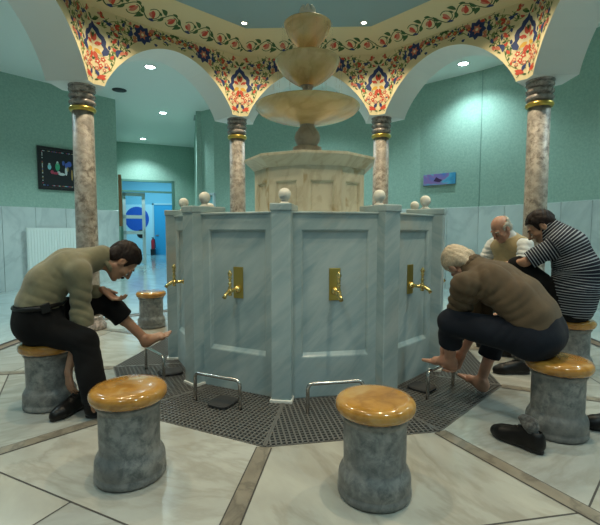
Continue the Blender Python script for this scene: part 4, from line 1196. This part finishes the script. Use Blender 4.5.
# ---- 1: the man in the olive shirt, bending to his shoe with one bare foot raised on the rail
J = dict(spine=[(.0,0,.590),(.015,0,.71),(.060,0,.845),(.195,0,.955),(.350,0,1.005)], rad=[.135,.125,.115,.108,.07], wid=[.075,.065,.07,.085,.0], collar=(.415,0,1.025),
    arm={1: ((.29,.185,.95),(.27,.16,.70),(.415,.035,.775)), 0: ((.255,-.200,.925),(.262,-.180,.63),(.165,-.245,.275))},
    hand={1: (np3(.72,.05,-.70), np3(.70,-.25,.70), np3(.15,1,.2), dict(curl=(.6,.65,.7,.75), s=1.15, thumb=(.8,.15,.25))), 0: (np3(.05,-.03,-1), np3(.9,.45,.05), np3(-.45,.9,0), dict(curl=(.25,.25,.28,.3), spread=.6))},
    leg={1: ((.02,.09,.565),(.430,.125,.690),(.735,.105,.325)), 0: ((.02,-.105,.555),(.262,-.295,.478),(.310,-.435,.10))},
    foot={1: (np3(.715,.105,.268), np3(.945,.095,.365), np3(-.4,0,1)), 0: (np3(.27,-.42,.012), np3(.49,-.50,.012), np3(0,0,1))},
    head=(np3(.545,0,.985), np3(.50,.05,-.86), np3(.86,0,.50)), calf=(-.012,0,-.012), hs=1.13)
olive, R, g, s = person(J, (-1.84,-1.11), (.855,.516), 'person in olive shirt and black trousers sitting bent, one bare foot raised to the rail', dict(skin=M['skin_tan']))
F = shirt_field(J, sleeve=.0, hem=(np3(.0,0,.685), (.10,0,-1))); sh, el, wr = map(np.array, J['arm'][0]); F.cone(el, el+np3(.0,-.005,-.085), .064, .072, .03); sh, el, wr = map(np.array, J['arm'][1]); F.cone(el, el+(wr-el)*.72, .055, .052, .03)
F.folds(np3(.28,-.20,.74), (0.5,.2,1), .09, .007, .06, 2); F.folds(np3(.08,-.15,.72), (.5,.3,1), .09, .005, .05, 5); F.folds(np3(.20,-.17,.93), (1,.4,.2), .08, .004, .06, 1); F.wrinkle(.007, 3, 13)
F.cut_near(np3(.272,-.172,.558), (.12,0,-1), .11)
field_mesh(F, 'shirt', M['olive_shirt'], olive, 1)
small(olive, 'collar', M['olive_shirt'], [(g(-.02,.062*math.cos(a),-.085+.0*a)+R[0]*(.060*math.sin(a)-.01), g(-.02,.062*math.cos(a+.4),-.085)+R[0]*(.060*math.sin(a+.4)-.01), .016) for a in np.arange(0, 2*PI, .4)], .004)
F = trousers_field(J, {1:.42, 0:1.0}, rl=(.108,.084,.083,.080), hr=.132); F.folds(np3(.08,-.16,.60), (1,-.2,.6), .08, .005, .05, 3); F.folds(np3(.26,-.30,.42), (.5,0,1), .07, .005, .05, 4); F.wrinkle(.005, 8, 12)
F.cut(np3(.0,0,.725), (-.10,0,1)); kn, an = np.array(J['leg'][1][1]), np.array(J['leg'][1][2]); F.cut_near(kn+(an-kn)*.45, an-kn, .16); F.cut_near(np3(.318,-.435,.105), (0,0,-1), .14)
field_mesh(F, 'trousers', M['black_cloth'], olive, 1)
b = MB()
pts = [(.014+.153*math.cos(a), .215*math.sin(a), .705+.10*.150*math.cos(a)) for a in np.linspace(0, 2*PI, 48, endpoint=False)]
b.tube(pts, .016, 8, closed=True); b.build('belt', M['leather'], olive)
b = MB(); b.box((.05,-.213,.705), (.028,0,.008), (0,.016,0), (-.006,0,.03)); b.build('phone_pouch', M['leather'], olive, bevel=.006)
hair(g, R, s, M['hair_dark'], olive, 'full', 2)
small(olive, 'moustache', M['hair_dark'], [(g(.104,0,-.046), g(.096,.028*q,-.056), .0075) for q in (-1,1)])
small(olive, 'eyebrow', M['hair_dark'], [(g(.100,.018,.030), g(.088,.048,.031), .005)]); small(olive, 'eyebrow', M['hair_dark'], [(g(.100,-.018,.030), g(.088,-.048,.031), .005)])

# ---- 2: the man in the brown jacket, washing one foot
J = dict(spine=[(.10,0,.585),(.140,0,.70),(.225,0,.800),(.360,0,.885),(.480,0,.945)], rad=[.125,.115,.112,.105,.07], wid=[.08,.08,.095,.105,.0], collar=(.505,0,.970),
    arm={1: ((.480,.195,.865),(.575,.070,.635),(.690,.0,.385)), 0: ((.450,-.19,.865),(.520,-.20,.575),(.590,-.085,.345))},
    hand={1: (np3(.15,-.25,-1), np3(-1,-.2,-.1), np3(0,-.8,.3), dict(curl=(.5,.5,.5,.5))), 0: (np3(.25,.45,-.7), np3(.5,.8,.2), np3(.6,-.2,.4), dict(curl=(.55,.55,.55,.55)))},
    leg={1: ((.12,.11,.565),(.570,.175,.620),(.640,.01,.300)), 0: ((.12,-.095,.565),(.420,-.33,.520),(.530,-.31,.090))},
    foot={1: (np3(.605,.0,.238), np3(.845,-.035,.262), np3(0,0,1)), 0: (np3(.505,-.31,.016), np3(.690,-.30,.125), np3(-.4,0,1))},
    head=(np3(.585,-.01,.985), np3(.22,-.50,-.84), np3(.90,-.25,.36)), calf=(-.015,0,0), hs=1.06)
brown, R, g, s = person(J, (1.515,-1.49), (-.76,.65), 'person in brown jacket and navy trousers bent low, holding one bare foot', dict(skin=M['skin_ruddy']))
F = shirt_field(J, grow=.008, sleeve=.0, armr=(.084,.074,.068,.058), hem=(np3(.10,0,.640), (.22,0,-1))); sh, el, wr = map(np.array, J['arm'][1]); F.cone(el, el+(wr-el)*.30, .066, .060, .03); sh, el, wr = map(np.array, J['arm'][0]); F.cone(el, el+(wr-el)*.25, .064, .060, .03)
F.folds(np3(.52,.15,.76), (.4,0,-1), .10, .012, .060, 2); F.folds(np3(.36,.19,.80), (1,.2,.9), .10, .006, .075, 6); F.folds(np3(.28,.12,.92), (.3,1,.2), .11, .005, .09, 8); F.folds(np3(.17,.17,.70), (.5,.5,1), .09, .004, .06, 5); F.folds(np3(.42,.18,.86), (1,.5,.1), .09, .007, .055, 1); F.wrinkle(.005, 13, 12)
field_mesh(F, 'jacket', M['brown_jacket'], brown, 1)
small(brown, 'collar', M['brown_jacket'], [(np3(.515,.075*math.cos(a),.985)+np3(.5,0,-.86)*.065*math.sin(a), np3(.515,.075*math.cos(a+.4),.985)+np3(.5,0,-.86)*.065*math.sin(a+.4), .018) for a in np.arange(0, 2*PI, .4)], .004)
F = trousers_field(J, {1:.55, 0:.55}, rl=(.098,.082,.080,.074)); F.folds(np3(.22,.14,.62), (1,.3,.7), .08, .006, .05, 3); F.folds(np3(.58,.10,.55), (.8,0,1), .07, .005, .05, 4); F.wrinkle(.005, 21, 12)
F.cut(np3(.12,0,.74), (-.3,0,1))
for sd in (1,0):
    kn, an = np.array(J['leg'][sd][1]), np.array(J['leg'][sd][2]); F.cut_near(kn+(an-kn)*.52, an-kn, .16)
field_mesh(F, 'trousers', M['navy_cloth'], brown, 1)
hair(g, R, s, M['hair_grey'], brown, 'full', 4)

# ---- 3: the man in the striped polo shirt
J = dict(spine=[(.0,0,.585),(-.005,0,.72),(-.015,0,.90),(.065,0,1.085),(.170,0,1.195)], rad=[.138,.145,.138,.118,.075], wid=[.09,.095,.105,.105,.0], collar=(.180,0,1.215),
    arm={1: ((.125,.195,1.105),(.365,.215,.945),(.575,.100,.900)), 0: ((.14,-.19,1.10),(.36,-.20,.93),(.56,-.06,.86))},
    hand={1: (np3(.8,-.3,-.4), np3(-.4,0,-.9), np3(0,-1,0), dict(curl=(.4,.4,.45,.5))), 0: (np3(.8,.3,-.4), np3(-.4,0,-.9), np3(0,1,0), dict(curl=(.4,.4,.45,.5)))},
    leg={1: ((.03,.095,.565),(.420,.135,.900),(.52,.10,.45)), 0: ((.03,-.095,.565),(.455,-.15,.57),(.44,-.15,.10))},
    foot={1: (np3(.49,.10,.37), np3(.72,.10,.42), np3(-.2,0,1)), 0: (np3(.41,-.15,.016), np3(.64,-.16,.016), np3(0,0,1))},
    head=(np3(.255,.0,1.245), np3(.80,.10,-.60), np3(.60,0,.80)), hs=1.14)
striped, R, g, s = person(J, (2.34,-.32), (-.86,.5), 'person with dark hair in navy and white striped polo shirt, one knee drawn up', dict(skin=M['skin_tan']))
spn = []
_s = [np.array(q, float) for q in J['spine']]
for _i in range(len(_s)-1):
    p0, p1, p2, p3 = _s[max(_i-1,0)], _s[_i], _s[_i+1], _s[min(_i+2,len(_s)-1)]
    for _j in range(8):
        t = _j/8; spn.append(.5*(2*p1+(p2-p0)*t+(2*p0-5*p1+4*p2-p3)*t*t+(3*p1-p0-3*p2+p3)*t**3))
spn = np.array(spn+[_s[-1]])
def along(P):
    best = np.full(len(P), 9.0); out = np.zeros(len(P)); acc = 0
    for i in range(len(spn)-1):
        a, b = spn[i], spn[i+1]; ab = b-a; L_ = np.linalg.norm(ab); t = ((P-a)@ab)/(L_*L_); tc = np.clip(t, 0, 1)
        if i == 0: tc = np.minimum(t, 1)
        if i == len(spn)-2: tc = np.maximum(t, 0)
        dd = np.linalg.norm((P-(a+tc[:,None]*ab))*np.array([1,.45,1]), axis=1); m = dd < best; best[m] = dd[m]; out[m] = acc+tc[m]*L_; acc += L_
    for sd in (1, 0):
        a, b = np.array(J['arm'][sd][0]), np.array(J['arm'][sd][1]); ab = b-a; t = ((P-a)@ab)/(ab@ab); d_ = np.linalg.norm(P-(a+np.clip(t,0,1.3)[:,None]*ab), axis=1)
        m = (t > .12) & (d_ < .105); out[m] = 1.0+t[m]*np.linalg.norm(ab)
    return out
F = shirt_field(J, grow=.024, sleeve=0, armr=(.080,.074,.06,.05)); F.folds(np3(.02,.15,.80), (.3,0,1), .14, .008, .06, 3); F.folds(np3(.2,.2,1.02), (1,0,-.7), .08, .008, .05, 3); F.wrinkle(.005, 33)
F.cut(np3(0,0,.500), (.25,0,-1))
for sd in (1,0):
    sh, el, wr = map(np.array, J['arm'][sd]); F.cut_near(sh+(el-sh)*.90, el-sh, .14)
field_mesh(F, 'polo_shirt', M['striped'], striped, 1, attr={'along': along})
small(striped, 'collar', M['striped'], [(np3(.192,.072*math.cos(a),1.218)+np3(.8,0,-.6)*.064*math.sin(a), np3(.192,.072*math.cos(a+.4),1.218)+np3(.8,0,-.6)*.064*math.sin(a+.4), .015) for a in np.arange(0, 2*PI, .4)], .004)
F = trousers_field(J, {1:.8, 0:1.0}, rl=(.108,.088,.08,.07), waist=(np3(0,0,.70), (-.05,0,1))); F.folds(np3(.15,.12,.66), (1,0,.6), .1, .008, .05, 3); F.wrinkle(.006, 41)
kn, an = np.array(J['leg'][1][1]), np.array(J['leg'][1][2]); F.cut_near(kn+(an-kn)*.8, an-kn, .15); F.cut_near(np3(.44,-.15,.10), (0,0,-1), .14)
field_mesh(F, 'trousers', M['black_cloth'], striped, 1)
hair(g, R, s, M['hair_dark'], striped, 'full', 6)
small(striped, 'eyebrow', M['hair_dark'], [(g(.100,.018,.030), g(.088,.048,.031), .005)]); small(striped, 'eyebrow', M['hair_dark'], [(g(.100,-.018,.030), g(.088,-.048,.031), .005)])

# ---- 4: the old man in the tan vest
J = dict(spine=[(.0,0,.585),(.0,0,.72),(.01,0,.88),(.06,0,1.03),(.115,0,1.135)], rad=[.130,.135,.125,.108,.07], wid=[.085,.085,.095,.095,.0], collar=(.13,0,1.16),
    arm={1: ((.10,.215,1.05),(.22,.29,.78),(.44,.14,.72)), 0: ((.10,-.215,1.05),(.22,-.29,.78),(.44,-.14,.72))},
    hand={1: (np3(.8,-.3,-.5), np3(-.4,0,-.9), np3(0,-1,0), dict(curl=(.4,.4,.45,.5))), 0: (np3(.8,.3,-.5), np3(-.4,0,-.9), np3(0,1,0), dict(curl=(.4,.4,.45,.5)))},
    leg={1: ((.03,.095,.565),(.455,.15,.57),(.44,.15,.10)), 0: ((.03,-.095,.565),(.455,-.15,.57),(.44,-.15,.10))},
    foot={1: (np3(.41,.15,.016), np3(.64,.16,.016), np3(0,0,1)), 0: (np3(.41,-.15,.016), np3(.64,-.16,.016), np3(0,0,1))},
    head=(np3(.225,.0,1.235), np3(.78,.0,-.62), np3(.62,0,.78)), hs=1.10)
old, R, g, s = person(J, (2.38,.80), (-.92,-.39), 'balding old person with white hair in a tan vest over a white shirt, looking down', dict(skin=M['skin_ruddy']), .005)
F = shirt_field(J, sleeve=.85, armr=(.076,.070,.064,.052), hem=(np3(0,0,.60), (.1,0,-1))); F.folds(np3(.16,.23,.9), (.3,0,-1), .1, .008, .05, 3); F.folds(np3(.16,-.23,.9), (.3,0,-1), .1, .008, .05, 5); F.wrinkle(.006, 51)
field_mesh(F, 'shirt', M['white_shirt'], old, 1)
F = shirt_field(J, grow=.014, arms=False); F.wrinkle(.004, 61); F.cut(np3(0,0,.64), (.1,0,-1))
for q in (-1,1): F.cone(np3(.12,.235*q,1.09), np3(.10,.275*q,.86), .085, .09, .01, 'd')
F.cone(np3(.19,0,1.19), np3(.30,0,1.02), .075, .018, .01, 'd'); F.cut(np3(.125,0,1.165), (.5,0,1))
field_mesh(F, 'vest', M['tan_vest'], old, 1)
F = trousers_field(J, {1:1.0, 0:1.0}); F.wrinkle(.005, 71); F.cut(np3(0,0,.70), (-.05,0,1)); F.cut(np3(0,0,.09), (0,0,-1)); field_mesh(F, 'trousers', M['navy_cloth'], old, 1)
hair(g, R, s, M['hair_white'], old, 'ring', 8)
small(old, 'eyebrow', M['hair_white'], [(g(.100,.018,.030), g(.088,.048,.031), .005)]); small(old, 'eyebrow', M['hair_white'], [(g(.100,-.018,.030), g(.088,-.048,.031), .005)])

# ------------------------------------------------------------------ shoes (toe along +x, resting on z = 0)
def shoe(parent=None, open_=True):
    F = Field((-.18,-.08,-.02), (.20,.08,.15), .004)
    F.cone((-.105,0,.045), (-.02,0,.045), .042, .039, .03); F.cone((-.02,0,.044), (.085,.008,.036), .042, .046, .03); F.cone((.085,.008,.034), (.128,.004,.030), .044, .036, .03)
    F.cone((-.105,0,.085), (-.075,0,.095), .037, .038, .03); F.cone((-.045,0,.088), (.035,0,.060), .037, .034, .03)
    if open_: F.ell((-.072,0,.130), (.054,.029,.060), None, .006, 'd')
    F.cut((0,0,.012), (0,0,-1)); F.cut((-.075,0,.122), (.10,0,1))
    up = field_mesh(F, 'upper', M['leather'], parent, 1)
    b = MB(); out = []
    for j in range(40):
        a = 2*PI*j/40; x = math.cos(a); y = math.sin(a); w = .040 if x < 0 else .046
        out.append((x*.150+.008, math.copysign(abs(y)**.85, y)*(w-.010*math.exp(-((x+.15)/.25)**2))))
    out = [(x, y if abs(y) > 1e-6 else 0) for x, y in out]
    b.add([(x,y,.0) for x,y in out]+[(x,y,.018) for x,y in out], [list(range(39,-1,-1)), list(range(40,80))]+[(j,(j+1)%40,40+(j+1)%40,40+j) for j in range(40)])
    b.build('sole', M['sole'], parent, bevel=.003)
    b = MB()
    for j in range(4):
        x = -.004+.020*j; z = .116-.0075*j-.0035*j; b.tube([(x,-.026,z-.014),(x+.004,-.012,z-.004),(x+.006,0,z),(x+.004,.012,z-.004),(x,.026,z-.014)], .0028, 6)
    b.build('laces', M['black'], parent)
def sock(parent, name='sock'):
    F = Field((-.14,-.07,.04), (.02,.07,.19), .004); F.cone((-.075,0,.100), (-.06,.004,.140), .028, .036, .02); F.cone((-.06,.004,.140), (-.030,-.01,.152), .034, .026, .02); F.wrinkle(.010, 5, 45)
    return field_mesh(F, name, M['sock'], parent, 1)
def place_shoe(loc, rz, lab):
    e = empty('shoe', loc, rz); shoe(e); tag(e, lab, 'shoe', 'shoes taken off beside the stools'); return e
place_shoe((1.22,-1.66,.003), math.radians(124), 'black lace-up shoe before the right stool with grey sock stuffed in it')
place_shoe((1.875,-1.475,.003), math.radians(165), 'black lace-up shoe partly hidden behind the right stool')
place_shoe((1.78,-.44,.003), math.radians(175), 'black shoe with a folded sock, on the floor behind the brown jacket man')
place_shoe((-1.545,-1.26,.003), math.radians(250), 'black shoe under the hand of the olive shirt man')
for loc, rz, lab in (((1.22,-1.66,.003), 124, 'grey patterned sock stuffed in the shoe before the right stool'), ((1.78,-.44,.003), 175, 'grey sock stuffed in the shoe behind the brown jacket man')):
    e = empty('rolled_sock', loc, math.radians(rz)); o = sock(e, 'knit'); tag(e, lab, 'sock')
# shoes worn on the feet
def worn(parent, heel, toe):
    heel, toe = np.array(heel), np.array(toe); d = toe-heel; e = empty('shoe'); e.parent = parent
    c = (heel+toe)/2; e.location = (c[0], c[1], .003); e.rotation_euler = (0,0,math.atan2(d[1], d[0])); shoe(e, False)
worn(olive, (.27,-.42,0), (.49,-.50,0)); worn(old, (.41,.15,0), (.64,.16,0)); worn(old, (.41,-.15,0), (.64,-.16,0)); worn(striped, (.41,-.15,0), (.64,-.16,0))

# ------------------------------------------------------------------ light
for (x, y) in ((-2.90,4.24), (-3.69,7.36), (-5.39,10.48), (2.94,4.12)):
    spot((x, y, ZC-.06), 215 if x < 0 else 135, COOL, 125, .8, .08)
# further lamps of the hall's ring, out of the picture
for (x, y, e) in ((-4.6,2.2,140), (4.4,.6,120), (-4.2,-1.2,110), (4.2,-2.6,110), (0,4.6,150), (-1.2,-4.6,110), (1.8,-4.6,110)):
    spot((x, y, ZC-.06), e*1.35, COOL, 130, .8, .1)
for k in range(8):
    spot(octp(k, 2.10, ZCB-.03), 105, WARM, 104, .9, .04)
spot((.2,.93,ZCB-.03), 60, WARM, 110, .7, .04)
l = bpy.data.lights.new('room_lamp', 'AREA'); l.energy = 150; l.color = (.35,.80,1.0); l.size = 1.6
o = bpy.data.objects.new('room_lamp', l); col.objects.link(o); o.location = (-7.6,15.2,ZC-.1)
w = bpy.data.worlds.new('hall_ambient'); scene.world = w; w.use_nodes = True
w.node_tree.nodes['Background'].inputs[0].default_value = (.54,.68,.66,1); w.node_tree.nodes['Background'].inputs[1].default_value = .46

# ------------------------------------------------------------------ camera
cd = bpy.data.cameras.new('camera'); cd.sensor_width = 36; cd.lens = 426.0/600*36; cd.clip_start = .05
cam = bpy.data.objects.new('camera', cd); col.objects.link(cam)
cam.location = (0, CAMY, 1.208); cam.rotation_euler = (PI/2-.0729, -.001, .0087)
scene.camera = cam
scene.view_settings.view_transform = 'Standard'; scene.view_settings.look = 'None'; scene.view_settings.gamma = 1; scene.view_settings.use_curve_mapping = False
scene.view_settings.exposure = 0.27
try:
    scene.cycles.use_denoising = True; scene.cycles.denoiser = 'OPENIMAGEDENOISE'
    scene.cycles.max_bounces = 7; scene.cycles.diffuse_bounces = 4; scene.cycles.caustics_reflective = False; scene.cycles.caustics_refractive = False
    scene.cycles.sample_clamp_indirect = 4
except Exception: pass
